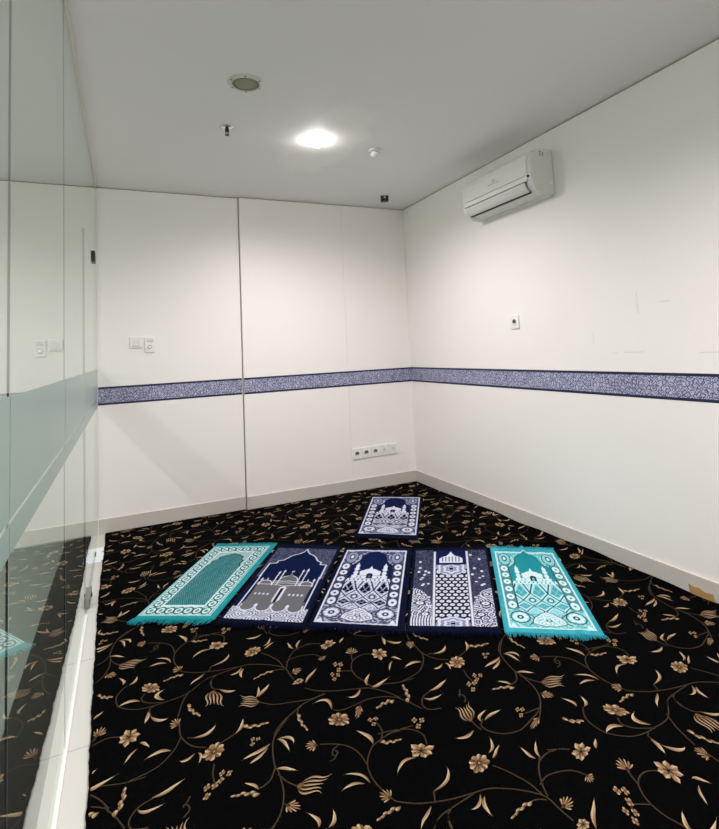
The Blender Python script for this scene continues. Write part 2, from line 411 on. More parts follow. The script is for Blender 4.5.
# ------------------------------------------------------------------ carpet
MOTIF = [
('V',[[-1.873,-3.172],[-1.859,-3.186],[-1.816,-3.215],[-1.769,-3.234],[-1.719,-3.249],[-1.657,-3.26],[-1.608,-3.269],[-1.563,-3.294],[-1.523,-3.324],[-1.489,-3.36],[-1.481,-3.386],[-1.48,-3.419],[-1.474,-3.462]]),
('V',[[-1.658,-3.262],[-1.733,-3.271],[-1.783,-3.28],[-1.819,-3.304]]),
('V',[[-1.736,-3.269],[-1.764,-3.29],[-1.774,-3.328]]),
('L',[-1.755,-3.201],[-1.691,-3.178],[-1.686,-3.127],[0.014,-0.014]),
('L',[-1.788,-3.241],[-1.824,-3.266],[-1.858,-3.281],[-0.007,0.017]),
('L',[-1.643,-3.273],[-1.673,-3.303],[-1.701,-3.29],[-0.002,0.017]),
('L',[-1.636,-3.285],[-1.656,-3.316],[-1.644,-3.351],[-0.022,-0.002]),
('V',[[-1.487,-3.357],[-1.493,-3.309],[-1.509,-3.268],[-1.528,-3.229],[-1.546,-3.203]]),
('F',[-1.577,-3.177],[0.03,-0.0165],[0.025,0.035]),
('L',[-1.525,-3.158],[-1.495,-3.137],[-1.491,-3.096],[0.018,-0.004]),
('L',[-1.528,-3.181],[-1.503,-3.165],[-1.478,-3.135],[0.011,-0.012]),
('V',[[-1.478,-3.37],[-1.462,-3.33],[-1.434,-3.285],[-1.398,-3.249]]),
('V',[[-1.408,-3.259],[-1.366,-3.246],[-1.317,-3.251]]),
('L',[-1.412,-3.246],[-1.421,-3.216],[-1.411,-3.181],[0.019,0.006]),
('L',[-1.396,-3.25],[-1.384,-3.215],[-1.349,-3.195],[0.016,-0.007]),
('W',[-1.53,-3.36],[-1.611,-3.381],[-0.002,0.018]),
('V',[[-1.489,-3.377],[-1.509,-3.364],[-1.53,-3.36]]),
('S',[-1.708,-3.047],[0.0405,-0.0225],[0.02,0.0345]),
('V',[[-1.799,-2.912],[-1.753,-2.919],[-1.696,-2.942],[-1.668,-2.984],[-1.677,-3.031]]),
('L',[-1.738,-3.063],[-1.786,-3.062],[-1.813,-3.111],[-0.007,0.019]),
('V',[[-1.771,-3.237],[-1.762,-3.217],[-1.755,-3.201]]),
('S',[-1.27,-3.293],[0.029,-0.0155],[0.0335,0.032]),
('L',[-1.217,-3.306],[-1.202,-3.287],[-1.181,-3.279],[0.014,-0.013]),
('V',[[-1.47,-3.329],[-1.43,-3.314],[-1.384,-3.32],[-1.347,-3.336],[-1.325,-3.367]]),
('P',[-1.325,-3.362],[-1.327,-3.393],[-0.042,-0.01]),
('P',[-1.477,-3.419],[-1.426,-3.406],[0.003,-0.046]),
('L',[-1.439,-3.508],[-1.405,-3.466],[-1.356,-3.448],[0.017,-0.014]),
('V',[[-1.357,-3.236],[-1.319,-3.253],[-1.292,-3.268]]),
('S',[-1.46,-3.483],[0.0205,-0.011],[0.018,0.0165]),
('V',[[-1.942,-2.55],[-1.902,-2.592],[-1.842,-2.626],[-1.786,-2.647],[-1.738,-2.665],[-1.71,-2.686],[-1.674,-2.729],[-1.646,-2.781]]),
('V',[[-1.646,-2.781],[-1.693,-2.748],[-1.749,-2.731],[-1.805,-2.735],[-1.859,-2.739],[-1.888,-2.723]]),
('L',[-1.892,-2.718],[-1.894,-2.657],[-1.955,-2.667],[0.011,0.024]),
('F',[-1.889,-2.782],[0.037,-0.021],[0.0135,0.035]),
('P',[-1.785,-2.739],[-1.831,-2.805],[-0.019,0.025]),
('V',[[-1.885,-2.622],[-1.932,-2.628],[-1.978,-2.638],[-2.02,-2.663],[-2.059,-2.687],[-2.096,-2.721],[-2.116,-2.755]]),
('W',[-2.012,-2.681],[-2.0,-2.771],[-0.018,-0.009]),
('V',[[-1.984,-2.642],[-2.002,-2.659],[-2.014,-2.686]]),
('V',[[-1.884,-2.618],[-1.939,-2.624],[-2.011,-2.605],[-2.073,-2.585],[-2.114,-2.547],[-2.124,-2.535]]),
('T',[-2.12,-2.544],[-2.184,-2.501],[0.016,0.064]),
('L',[-2.122,-2.514],[-2.105,-2.486],[-2.11,-2.444],[0.018,-0.007]),
('L',[-2.111,-2.513],[-2.082,-2.483],[-2.047,-2.464],[0.005,-0.026]),
('W',[-2.201,-2.653],[-2.118,-2.667],[-0.002,-0.026]),
('V',[[-1.708,-2.682],[-1.721,-2.627],[-1.737,-2.574],[-1.732,-2.517],[-1.703,-2.471],[-1.655,-2.455],[-1.611,-2.473]]),
('S',[-1.591,-2.485],[0.0315,-0.018],[0.02,0.042]),
('L',[-1.565,-2.56],[-1.592,-2.588],[-1.596,-2.621],[-0.013,0.007]),
('L',[-1.558,-2.536],[-1.542,-2.547],[-1.534,-2.581],[-0.014,-0.017]),
('L',[-1.723,-2.655],[-1.707,-2.616],[-1.672,-2.6],[0.009,-0.02]),
('L',[-1.71,-2.67],[-1.68,-2.672],[-1.627,-2.634],[0.0,-0.03]),
('B',[-1.778,-2.483],[0.0225,-0.0125],[0.0155,0.0405]),
('B',[-1.811,-2.537],[0.02,-0.0115],[0.0135,0.0355]),
('V',[[-1.737,-2.54],[-1.781,-2.516],[-1.801,-2.53]]),
('V',[[-1.71,-2.476],[-1.696,-2.428]]),
('P',[-1.696,-2.438],[-1.679,-2.383],[0.055,-0.015]),
('L',[-1.755,-2.66],[-1.791,-2.692],[-1.82,-2.666],[0.003,0.023]),
('V',[[-1.708,-2.671],[-1.668,-2.678],[-1.603,-2.7],[-1.545,-2.705]]),
('W',[-1.672,-2.781],[-1.744,-2.797],[0.003,0.028]),
('B',[-1.785,-2.847],[0.0205,-0.0115],[0.0115,0.0245]),
('V',[[-1.781,-2.91],[-1.777,-2.888],[-1.779,-2.856]]),
('V',[[-1.871,-3.17],[-1.884,-3.124],[-1.892,-3.078],[-1.886,-3.023],[-1.862,-2.979],[-1.833,-2.951],[-1.798,-2.936],[-1.776,-2.9]]),
('L',[-1.831,-2.943],[-1.834,-2.898],[-1.874,-2.864],[0.02,0.02]),
('W',[-1.809,-2.952],[-1.743,-2.966],[-0.007,-0.021]),
('V',[[-1.798,-2.936],[-1.757,-2.929],[-1.726,-2.934]]),
('V',[[-1.884,-3.019],[-1.887,-2.965],[-1.901,-2.924],[-1.934,-2.889],[-1.986,-2.86]]),
('P',[-1.991,-2.863],[-2.032,-2.847],[0.015,0.053]),
('V',[[-1.936,-2.894],[-1.957,-2.904],[-1.966,-2.921],[-1.959,-2.934],[-1.947,-2.921],[-1.952,-2.91]]),
('V',[[-1.959,-2.934],[-1.966,-2.942],[-1.983,-2.946]]),
('L',[-1.906,-3.084],[-1.925,-3.036],[-1.977,-3.029],[0.009,0.015]),
('L',[-1.922,-3.079],[-1.959,-3.063],[-1.992,-3.083],[0.0,0.02]),
('P',[-1.871,-3.17],[-1.895,-3.131],[0.04,0.034]),
('W',[-1.865,-3.199],[-1.938,-3.213],[-0.002,0.02]),
('L',[-2.092,-3.153],[-2.088,-3.124],[-2.119,-3.095],[0.018,0.012]),
('L',[-2.068,-3.166],[-2.044,-3.148],[-2.047,-3.11],[0.019,-0.011]),
('V',[[-1.449,-3.021],[-1.472,-3.046],[-1.465,-3.08],[-1.428,-3.115],[-1.371,-3.126],[-1.307,-3.106],[-1.249,-3.081],[-1.204,-3.037],[-1.177,-2.972],[-1.17,-2.889],[-1.174,-2.853],[-1.16,-2.774],[-1.136,-2.722],[-1.069,-2.652]]),
('L',[-1.138,-2.746],[-1.119,-2.779],[-1.13,-2.827],[-0.018,-0.012]),
('L',[-1.132,-2.746],[-1.095,-2.765],[-1.106,-2.801],[-0.017,-0.015]),
('L',[-1.165,-2.756],[-1.222,-2.774],[-1.266,-2.766],[0.009,0.024]),
('L',[-1.175,-2.769],[-1.221,-2.801],[-1.249,-2.797],[0.003,0.02]),
('B',[-1.208,-2.718],[0.0175,-0.01],[0.0155,0.021]),
('L',[-1.174,-2.873],[-1.142,-2.888],[-1.123,-2.921],[-0.017,-0.016]),
('V',[[-1.172,-2.858],[-1.2,-2.904],[-1.229,-2.919],[-1.244,-2.918]]),
('L',[-1.242,-2.923],[-1.254,-2.897],[-1.284,-2.885],[0.014,0.014]),
('W',[-1.241,-2.94],[-1.318,-2.916],[0.013,0.02]),
('V',[[-1.175,-2.894],[-1.157,-2.937],[-1.133,-2.971]]),
('T',[-1.131,-2.969],[-1.049,-3.002],[-0.047,-0.054]),
('P',[-1.188,-3.01],[-1.152,-3.049],[-0.036,-0.031]),
('V',[[-1.241,-3.072],[-1.285,-3.071],[-1.304,-3.069]]),
('B',[-1.314,-3.057],[0.0185,-0.0105],[0.021,0.025]),
('V',[[-1.228,-3.065],[-1.28,-3.115],[-1.326,-3.139]]),
('P',[-1.264,-3.105],[-1.336,-3.139],[-0.004,0.026]),
('L',[-1.509,-3.052],[-1.553,-3.065],[-1.58,-3.039],[0.01,0.022]),
('P',[-1.429,-2.514],[-1.451,-2.471],[0.037,0.044]),
('V',[[-1.428,-2.494],[-1.429,-2.572],[-1.401,-2.635],[-1.358,-2.669]]),
('F',[-1.338,-2.7],[0.03,-0.017],[0.0235,0.035]),
('V',[[-1.429,-2.572],[-1.453,-2.623],[-1.496,-2.67],[-1.537,-2.688],[-1.603,-2.7]]),
('V',[[-1.411,-2.588],[-1.383,-2.605]]),
('L',[-1.391,-2.6],[-1.34,-2.599],[-1.319,-2.553],[0.001,-0.026]),
('L',[-1.465,-2.626],[-1.505,-2.612],[-1.544,-2.642],[0.006,0.028]),
('L',[-1.396,-2.678],[-1.428,-2.695],[-1.443,-2.679],[0.007,0.019]),
('L',[-1.386,-2.68],[-1.379,-2.702],[-1.4,-2.731],[-0.015,-0.003]),
('V',[[-1.321,-2.672],[-1.293,-2.664],[-1.261,-2.65]]),
('L',[-1.26,-2.651],[-1.231,-2.618],[-1.233,-2.577],[0.021,0.003]),
('V',[[-1.345,-2.755],[-1.355,-2.792],[-1.356,-2.831]]),
('B',[-1.323,-2.818],[0.0195,-0.011],[0.0215,0.03]),
('B',[-1.374,-2.856],[0.022,-0.0125],[0.0235,0.033]),
('V',[[-1.544,-2.905],[-1.585,-2.889],[-1.592,-2.854],[-1.567,-2.819],[-1.523,-2.802]]),
('L',[-1.531,-2.802],[-1.479,-2.793],[-1.442,-2.756],[0.001,-0.026]),
('L',[-1.57,-2.828],[-1.541,-2.847],[-1.493,-2.826],[-0.006,-0.021]),
('V',[[-1.657,-2.768],[-1.649,-2.787],[-1.629,-2.82],[-1.605,-2.875]]),
('W',[-1.628,-2.82],[-1.609,-2.727],[0.026,0.004]),
('B',[-1.652,-2.927],[0.023,-0.0125],[0.019,0.0325]),
('V',[[-1.773,-2.927],[-1.723,-2.928],[-1.674,-2.933]]),
('T',[-1.489,-3.009],[-1.468,-2.924],[0.06,0.008]),
('V',[[-1.452,-2.919],[-1.435,-2.9],[-1.436,-2.881],[-1.448,-2.874],[-1.45,-2.884]]),
('V',[[-1.442,-2.874],[-1.427,-2.85]]),
('L',[-1.46,-3.03],[-1.445,-3.003],[-1.397,-3.0],[0.002,-0.02]),
('L',[-1.447,-3.032],[-1.398,-3.017],[-1.363,-3.03],[-0.008,-0.021]),
('V',[[-1.487,-3.006],[-1.488,-3.036],[-1.484,-3.063]]),
('V',[[-2.281,-2.298],[-2.346,-2.35],[-2.388,-2.364],[-2.436,-2.367],[-2.483,-2.369],[-2.536,-2.358],[-2.581,-2.324],[-2.6,-2.289],[-2.601,-2.237],[-2.582,-2.201],[-2.562,-2.181]]),
('W',[-2.669,-2.198],[-2.619,-2.223],[0.002,-0.034]),
('L',[-2.521,-2.314],[-2.562,-2.296],[-2.595,-2.325],[-0.005,0.03]),
('V',[[-2.503,-2.274],[-2.516,-2.303],[-2.497,-2.337],[-2.436,-2.371]]),
('F',[-2.48,-2.246],[0.035,-0.02],[0.0015,0.0375]),
('L',[-2.437,-2.352],[-2.461,-2.308],[-2.416,-2.287],[0.018,-0.025]),
('L',[-2.495,-2.397],[-2.5,-2.435],[-2.519,-2.456],[-0.013,0.02]),
('L',[-2.487,-2.432],[-2.457,-2.47],[-2.425,-2.457],[0.0,-0.027]),
('V',[[-2.475,-2.373],[-2.49,-2.386],[-2.486,-2.433]]),
('V',[[-2.345,-2.342],[-2.375,-2.401],[-2.398,-2.479]]),
('W',[-2.362,-2.43],[-2.324,-2.507],[-0.015,-0.024]),
('V',[[-2.246,-2.293],[-2.264,-2.333],[-2.258,-2.376],[-2.235,-2.394]]),
('L',[-2.237,-2.393],[-2.207,-2.425],[-2.176,-2.418],[-0.003,-0.024]),
('T',[-2.261,-2.395],[-2.271,-2.492],[-0.061,0.026])]
LA, LB = np.array([0.969, 0.022]), np.array([0.489, -0.985])
rng = random.Random(4)
def smooth(a, b, x):
    t = min(1, max(0, (x - a) / (b - a))); return t * t * (3 - 2 * t)
def carpet_z(x, y):
    """the carpet is a touch too wide and rides up at the right-hand skirting"""
    k = smooth(-0.055, -0.010, x) * smooth(-0.2, -1.4, y)
    return 0.012 + k * (0.016 + 0.005 * math.sin(y * 5.1) + 0.003 * math.sin(y * 13.7))
LE = [(0.0, -2.706), (-0.285, -2.701), (-0.87, -2.705), (-1.377, -2.703), (-1.716, -2.695), (-1.987, -2.691), (-2.277, -2.684), (-2.508, -2.678), (-2.847, -2.670), (-4.0, -2.668), (YF, -2.668)]
def left_edge(y):
    for (y0, x0), (y1, x1) in zip(LE, LE[1:]):
        if y1 <= y <= y0:
            t = (y - y0) / (y1 - y0); b = x0 + (x1 - x0) * t; break
    else: b = -2.70
    return b + 0.0016 * math.sin(y * 23) + 0.0011 * math.sin(y * 77 + 1 + 2 * math.sin(y * 5)) + 0.0022 * (random.Random(int(y * 90)).random() - .5)
def back_edge(x):
    b = 0.012 if x < SEAM else -0.014
    return b + 0.002 * math.sin(x * 40)
def right_edge(y): return -0.0105

pv, pf, pc = [], [], []        # vertices, faces, colours (per face)
def colmix(a, b, t): return tuple(a[i] * (1 - t) + b[i] * t for i in range(4))
CREAM, TAN, BROWN, UMBER, STEM = S((206, 184, 150)), S((156, 126, 92)), S((104, 76, 52)), S((44, 34, 25)), S((72, 61, 46))
def poly(pts, col, dz=0.0):
    n = len(pv)
    for p in pts:
        pv.append((p[0], p[1], dz))
    pf.append(tuple(range(n, n + len(pts)))); pc.append(col)

def catmull(P, per=6):
    P = [np.array(p) for p in P]; Q = [2 * P[0] - P[1]] + P + [2 * P[-1] - P[-2]]; out = []
    for i in range(1, len(Q) - 2):
        for k in range(per):
            t = k / per
            out.append(0.5 * (2 * Q[i] + (Q[i + 1] - Q[i - 1]) * t + (2 * Q[i - 1] - 5 * Q[i] + 4 * Q[i + 1] - Q[i + 2]) * t * t + (3 * Q[i] - Q[i - 1] - 3 * Q[i + 1] + Q[i + 2]) * t ** 3))
    out.append(P[-1]); return out

def m_vine(P):
    for off, w, col in ((0.0, 0.0054, UMBER), (0.0010, 0.0024, STEM)):
        c = catmull(P); prev = None
        for i, p in enumerate(c):
            d = c[min(i + 1, len(c) - 1)] - c[max(i - 1, 0)]; L_ = np.linalg.norm(d) or 1
            nrm = np.array([-d[1], d[0]]) / L_
            ww = w * 0.5
            a, b = p + nrm * (ww + off), p - nrm * (ww - off)
            if prev is not None: poly([prev[0], prev[1], b, a], col, 0.0008 if off else 0.0004)
            prev = (a, b)

def m_leaf(b, m, e, wv):
    b, m, e, wv = map(np.array, (b, m, e, wv)); ctrl = 2 * m - (b + e) / 2
    n = 12; W = np.linalg.norm(wv) * 0.29; rows = []
    ax = e - b; L_ = np.linalg.norm(ax); side = np.array([-ax[1], ax[0]]) / (L_ + 1e-9)
    sg = 1.0 if np.dot(m - (b + e) / 2, side) >= 0 else -1.0
    def cen(t):
        p = (1 - t) ** 2 * b + 2 * t * (1 - t) * ctrl + t * t * e
        return p + side * sg * L_ * (0.17 * max(0, t - .55) ** 1.5 / .30 - 0.0 * math.sin(PI * min(1, t / .7)))   # the tip flicks back
    for i in range(n + 1):
        t = i / n; p = cen(t); d = cen(min(1, t + .03)) - cen(max(0, t - .03)); nn = np.array([-d[1], d[0]]) / (np.linalg.norm(d) + 1e-9)
        w = W * (math.sin(PI * min(1, t * 1.08) ** 0.85) ** 0.9 * (1 - 0.3 * t)) if t < .9 else 0
        w = max(w, W * .10 * (1.05 - t * .9))
        rows.append((p + nn * w, p + nn * w * 0.1, p - nn * w))
    for i in range(n):
        t = i / n
        a, bb = rows[i], rows[i + 1]
        poly([a[0], a[1], bb[1], bb[0]], colmix(TAN, CREAM, min(1, t * 1.3)), 0.0014)
        poly([a[1], a[2], bb[2], bb[1]], colmix(BROWN, CREAM, t * 0.85), 0.0014)

def petal(c, ang, r0, r1, hw, ax, ay, cols, dz=0.0016, pointed=0.0):
    """petal in the flower's own frame (unit circle), mapped by the two axes"""
    def mp(u, v): return c + ax * u + ay * v
    ca, sa = math.cos(ang), math.sin(ang)
    def pt(r, s): return mp(r * ca - s * sa, r * sa + s * ca)
    prof = [(0, .25), (.25, .62), (.5, .92), (.72, 1.0), (.9, .7 - pointed * .35), (1, .12)]
    L_ = []
    for t, w in prof:
        r = r0 + (r1 - r0) * t; L_.append((pt(r, hw * w), pt(r, 0), pt(r, -hw * w), t))
    for a, b in zip(L_, L_[1:]):
        poly([a[0], a[1], b[1], b[0]], colmix(cols[0], cols[1], a[3] ** .8), dz)
        poly([a[1], a[2], b[2], b[1]], colmix(cols[0], cols[2], a[3] ** .8), dz)

def disc(c, ax, ay, r, col, dz, n=10):
    poly([c + ax * r * math.cos(2 * PI * k / n) + ay * r * math.sin(2 * PI * k / n) for k in range(n)], col, dz)

def m_flower(c, ax, ay, seed):
    rr = random.Random(seed); n = 9
    for k in range(n):
        petal(c, 2 * PI * (k + rr.uniform(-.12, .12)) / n + .2, .16, .93 + rr.uniform(-.12, .08), .25, ax, ay, (BROWN, CREAM if k % 3 else TAN, TAN if k % 2 else BROWN))
    disc(c, ax, ay, .22, UMBER, .0019); disc(c + ax * .02, ay=ay, ax=ax, r=.12, col=TAN, dz=.0022)
def m_star(c, ax, ay, seed):
    rr = random.Random(seed); n = 7
    for k in range(n):
        petal(c, 2 * PI * (k + rr.uniform(-.2, .2)) / n + .5, .08, .98 + rr.uniform(-.32, .12), .25, ax, ay, (BROWN, CREAM, TAN), pointed=1.0)
    for k in range(5):
        petal(c, 2 * PI * k / 5, .0, .42, .15, ax, ay, (UMBER, BROWN, TAN), dz=.0019)
def m_berries(c, ax, ay, seed):
    rr = random.Random(seed)
    for k in range(3):
        a = .6 + k * 2 * PI / 3 + rr.uniform(-.35, .35); q = c + ax * .55 * math.cos(a) + ay * .55 * math.sin(a)
        for j in range(4): petal(q, a + j * PI / 2 + .5, .02, .36, .15, ax, ay, (BROWN, CREAM if j % 2 else TAN, TAN))
def m_wheat(b, e, wv):
    b, e, wv = map(np.array, (b, e, wv)); n = 6; d = (e - b)
    for i in range(n):
        t = i / n; s = 1 if i % 2 else -1
        p = b + d * t + wv * (.30 * math.sin(t * PI) + s * .10 * (1 - t))
        petal(p, s * .12, -.1, 1.45, .52, d / n, wv * (.58 * (1 - .5 * t)), (BROWN, CREAM, TAN))
def m_palm(b, e, wv):
    b, e, wv = map(np.array, (b, e, wv)); d = e - b
    for k in range(7):
        a = (k - 3) * .38
        petal(b + d * .2, a, 0.05, (.85 - .06 * abs(k - 3)), .07, d, wv * .75, (BROWN, TAN if k % 2 else CREAM, BROWN))
    petal(b, 0, 0, .4, .1, d, wv * .62, (UMBER, BROWN, BROWN))
def m_tulip(b, e, wv):
    b, e, wv = map(np.array, (b, e, wv)); d = e - b; h = wv * .5
    for k, s in enumerate((-1, 1, -.5, .5, 0)):
        pts = []
        for i in range(10):
            t = i / 9; off = s * float(np.interp(t, [0, .12, .3, .5, .7, .85, 1], [.15, .6, .88, .86, .70, .72, 1.05]))
            ww = .105 * math.sin(PI * (.06 + .94 * t) ** .8) + .006
            q = b + d * (t * (.84 + .16 * abs(s) - .06 * (k % 2)))
            pts.append((q + h * (off + ww), q + h * off, q + h * (off - ww), t))
        for p, q in zip(pts, pts[1:]):
            poly([p[0], p[1], q[1], q[0]], colmix(BROWN, CREAM, p[3] ** .7), .0014 + .0001 * k)
            poly([p[1], p[2], q[2], q[1]], colmix(UMBER, TAN, p[3] ** .7), .0014 + .0001 * k)
    disc(b + d * .05, d * .10, h * .28, 1.0, BROWN, .0021)

def build_unit():
    for i, el in enumerate(MOTIF):
        k = el[0]
        if k == 'V': m_vine(el[1])
        elif k == 'L': m_leaf(*el[1:])
        elif k == 'W': m_wheat(*el[1:])
        elif k == 'P': m_palm(*el[1:])
        elif k == 'T': m_tulip(*el[1:])
        else: {'F': m_flower, 'S': m_star, 'B': m_berries}[k](np.array(el[1]), np.array(el[2]), np.array(el[3]), i)
build_unit()
uv_, uf_, uc_ = pv, pf, pc
U = np.array(uv_)
cents = np.array([U[list(f)].mean(0)[:2] for f in uf_])

verts, faces, cols = [], [], []
BLACK = S((5, 5, 6)); EDGE = S((9, 9, 22))
ysamp = np.linspace(YF + 0.01, 0.0, 460)
NXC = 24
xfr = np.concatenate([np.linspace(0, 0.975, NXC), np.linspace(0.98, 1, 8)])
for j, y in enumerate(ysamp):
    for fx in xfr:
        xl = left_edge(y); x = xl + (right_edge(y) - xl) * fx
        yy = y + (back_edge(x) if j == len(ysamp) - 1 else 0)
        verts.append((x, yy, carpet_z(x, y)))
nx = len(xfr)
for j in range(len(ysamp) - 1):
    for i in range(nx - 1):
        faces.append((j * nx + i, j * nx + i + 1, (j + 1) * nx + i + 1, (j + 1) * nx + i)); cols.append(BLACK)
# cut edge down to the floor
def skirt(idx, out):
    n0 = len(verts)
    for k in idx:
        x, y, z = verts[k]; verts.append((x + out[0], y + out[1], 0.0005))
    for k in range(len(idx) - 1):
        faces.append((idx[k], idx[k + 1], n0 + k + 1, n0 + k)); cols.append(EDGE)
skirt([j * nx for j in range(len(ysamp))], (-0.002, 0)); skirt([(len(ysamp) - 1) * nx + i for i in range(nx)], (0, 0.001))
skirt([i for i in range(nx)], (0, 0)); skirt([j * nx + nx - 1 for j in range(len(ysamp))], (0, 0))
# repeat of the woven design
for a in range(-8, 9):
    for b in range(-6, 9):
        off = LA * a + LB * b
        cc = cents + off
        le = np.array([left_edge(min(0, max(YF, q))) for q in cc[:, 1]]) if ((cc[:, 0].min() < -2.6) and (cc[:, 0].max() > -2.75)) else -2.69
        ok = (cc[:, 0] > le + 0.008) & (cc[:, 0] < -0.018) & (cc[:, 1] < np.where(cc[:, 0] < SEAM, 0.005, -0.022)) & (cc[:, 1] > -5.6)
        if not ok.any(): continue
        for k in np.nonzero(ok)[0]:
            n0 = len(verts)
            for vi in uf_[k]:
                x, y, z = uv_[vi]; x += off[0]; y += off[1]
                verts.append((x, y, carpet_z(x, y) + 0.0004 + z * 0.6))
            faces.append(tuple(range(n0, n0 + len(uf_[k])))); cols.append(uc_[k])

def color_mesh(name, verts, faces, cols, material, parent=None, per_vertex=False):
    me = bpy.data.meshes.new(name); me.from_pydata(verts, [], faces)
    me.materials.append(material)
    if per_vertex:
        at = me.color_attributes.new('Col', 'FLOAT_COLOR', 'POINT')
        at.data.foreach_set('color', np.asarray(cols, dtype=np.float32).ravel())
    else:
        at = me.color_attributes.new('Col', 'FLOAT_COLOR', 'CORNER')
        rep = np.repeat(np.asarray(cols, dtype=np.float32), [len(f) for f in faces], axis=0)
        at.data.foreach_set('color', rep.ravel())
    me.update()
    o = bpy.data.objects.new(name, me); C.objects.link(o)
    if parent: o.parent = parent
    return o
M['carpet'] = attr_mat('black_floral_carpet', rough=1.0, bump=0.5, bscale=420, noise=0.18, nscale=260)
carpet = color_mesh('carpet', verts, faces, cols, M['carpet'])
tag(carpet, 'black wall to wall carpet with scrolling beige vines, leaves and flowers', 'carpet')

# torn piece of cardboard wedged between carpet and skirting
bm = NB()
out = [(-2.795, 0.012), (-2.787, 0.064), (-2.822, 0.057), (-2.842, 0.063), (-2.872, 0.051), (-2.912, 0.055), (-2.918, 0.012)]
a = [bm.verts.new((-0.0100, y, z)) for y, z in out]; b = [bm.verts.new((-0.0132, y - 0.001, z)) for y, z in out]
for k in range(len(out)):
    bm.faces.new((a[k], a[(k + 1) % len(out)], b[(k + 1) % len(out)], b[k]))
bm.faces.new(a); bm.faces.new(b)
tag(obj('cardboard_scrap', bm, M['board']), 'torn brown cardboard scrap tucked between the carpet and the right skirting', 'cardboard')

# ------------------------------------------------------------------ prayer mats
def ss(d, aa=0.16): return np.clip(0.5 - d / (2 * aa), 0, 1)      # coverage from signed distance (cm)
class Ras:
    def __init__(s, X, Y, base):
        s.X, s.Y = X, Y; s.c = np.zeros(X.shape + (3,)); s.c[:] = base
    def put(s, m, col): s.c = s.c * (1 - m[..., None]) + np.array(col) * m[..., None]
    def ell(s, x, y, rx, ry, col, ring=None):
        d = (np.hypot((s.X - x) / rx, (s.Y - y) / ry) - 1) * min(rx, ry)
        s.put(ss(d if ring is None else np.abs(d) - ring), col)
    def rect(s, x0, x1, y0, y1, col, ring=None):
        d = np.maximum(np.abs(s.X - (x0 + x1) / 2) - (x1 - x0) / 2, np.abs(s.Y - (y0 + y1) / 2) - (y1 - y0) / 2)
        s.put(ss(d if ring is None else np.abs(d) - ring), col)
    def line(s, pts, w, col):
        D = np.full(s.X.shape, 1e9)
        for (x0, y0), (x1, y1) in zip(pts, pts[1:]):
            dx, dy = x1 - x0, y1 - y0; L2 = dx * dx + dy * dy + 1e-9
            t = np.clip(((s.X - x0) * dx + (s.Y - y0) * dy) / L2, 0, 1)
            D = np.minimum(D, np.hypot(s.X - x0 - t * dx, s.Y - y0 - t * dy))
        s.put(ss(D - w / 2), col)
    def inpoly(s, pts):
        c = np.zeros(s.X.shape, bool); n = len(pts)
        for i in range(n):
            x0, y0 = pts[i]; x1, y1 = pts[(i + 1) % n]
            if y0 == y1: continue
            c ^= ((y0 > s.Y) != (y1 > s.Y)) & (s.X < (x1 - x0) * (s.Y - y0) / (y1 - y0) + x0)
        return c.astype(float)
    def poly(s, pts, col): s.put(s.inpoly(pts), col)
    def diamond(s, x, y, rx, ry, col, ring=None):
        d = (np.abs(s.X - x) / rx + np.abs(s.Y - y) / ry - 1) * min(rx, ry) * .7
        s.put(ss(d if ring is None else np.abs(d) - ring), col)

def noise2(X, Y, sc, seed):
    r = np.random.RandomState(seed); g = r.rand(128, 128)
    x, y = X / sc, Y / sc; xi, yi = np.floor(x).astype(int), np.floor(y).astype(int); fx, fy = x - xi, y - yi
    fx, fy = fx * fx * (3 - 2 * fx), fy * fy * (3 - 2 * fy)
    G = lambda a, b: g[a % 128, b % 128]
    return (G(xi, yi) * (1 - fx) + G(xi + 1, yi) * fx) * (1 - fy) + (G(xi, yi + 1) * (1 - fx) + G(xi + 1, yi + 1) * fx) * fy

def pal(kind):
    s3 = lambda c: np.array(S(c)[:3])
    if kind == 'navy': return dict(edge=s3((13, 18, 40)), niche=s3((17, 29, 70)), mid=s3((74, 78, 112)), light=s3((208, 212, 228)), soft=s3((132, 138, 170)), dark=s3((9, 11, 34)), grey=s3((104, 104, 108)), clus=s3((9, 11, 34)), field=s3((208, 212, 228)))
    if kind == 'teal': return dict(edge=s3((58, 162, 178)), niche=s3((34, 140, 152)), mid=s3((92, 184, 190)), light=s3((208, 232, 236)), soft=s3((132, 206, 212)), dark=s3((7, 28, 48)), grey=s3((130, 200, 200)), clus=s3((70, 160, 172)), field=s3((150, 210, 224)))
    return dict(edge=s3((36, 140, 150)), niche=s3((36, 110, 118)), mid=s3((70, 146, 148)), light=s3((206, 228, 230)), soft=s3((128, 190, 192)), dark=s3((8, 48, 56)), grey=s3((110, 170, 170)), clus=s3((8, 48, 56)))

FW, FL = 40.0, 92.0
def rosette(R, x, y, r, p):
    R.ell(x, y, r, r * 1.35, p['soft']); R.ell(x, y, r, r * 1.35, p['dark'], .3)
    for k in range(8):
        a = k * PI / 4; R.ell(x + .6 * r * math.cos(a), y + .8 * r * math.sin(a), r * .24, r * .32, p['light'])
    R.ell(x, y, r * .34, r * .46, p['dark']); R.ell(x, y, r * .15, r * .2, p['light'])

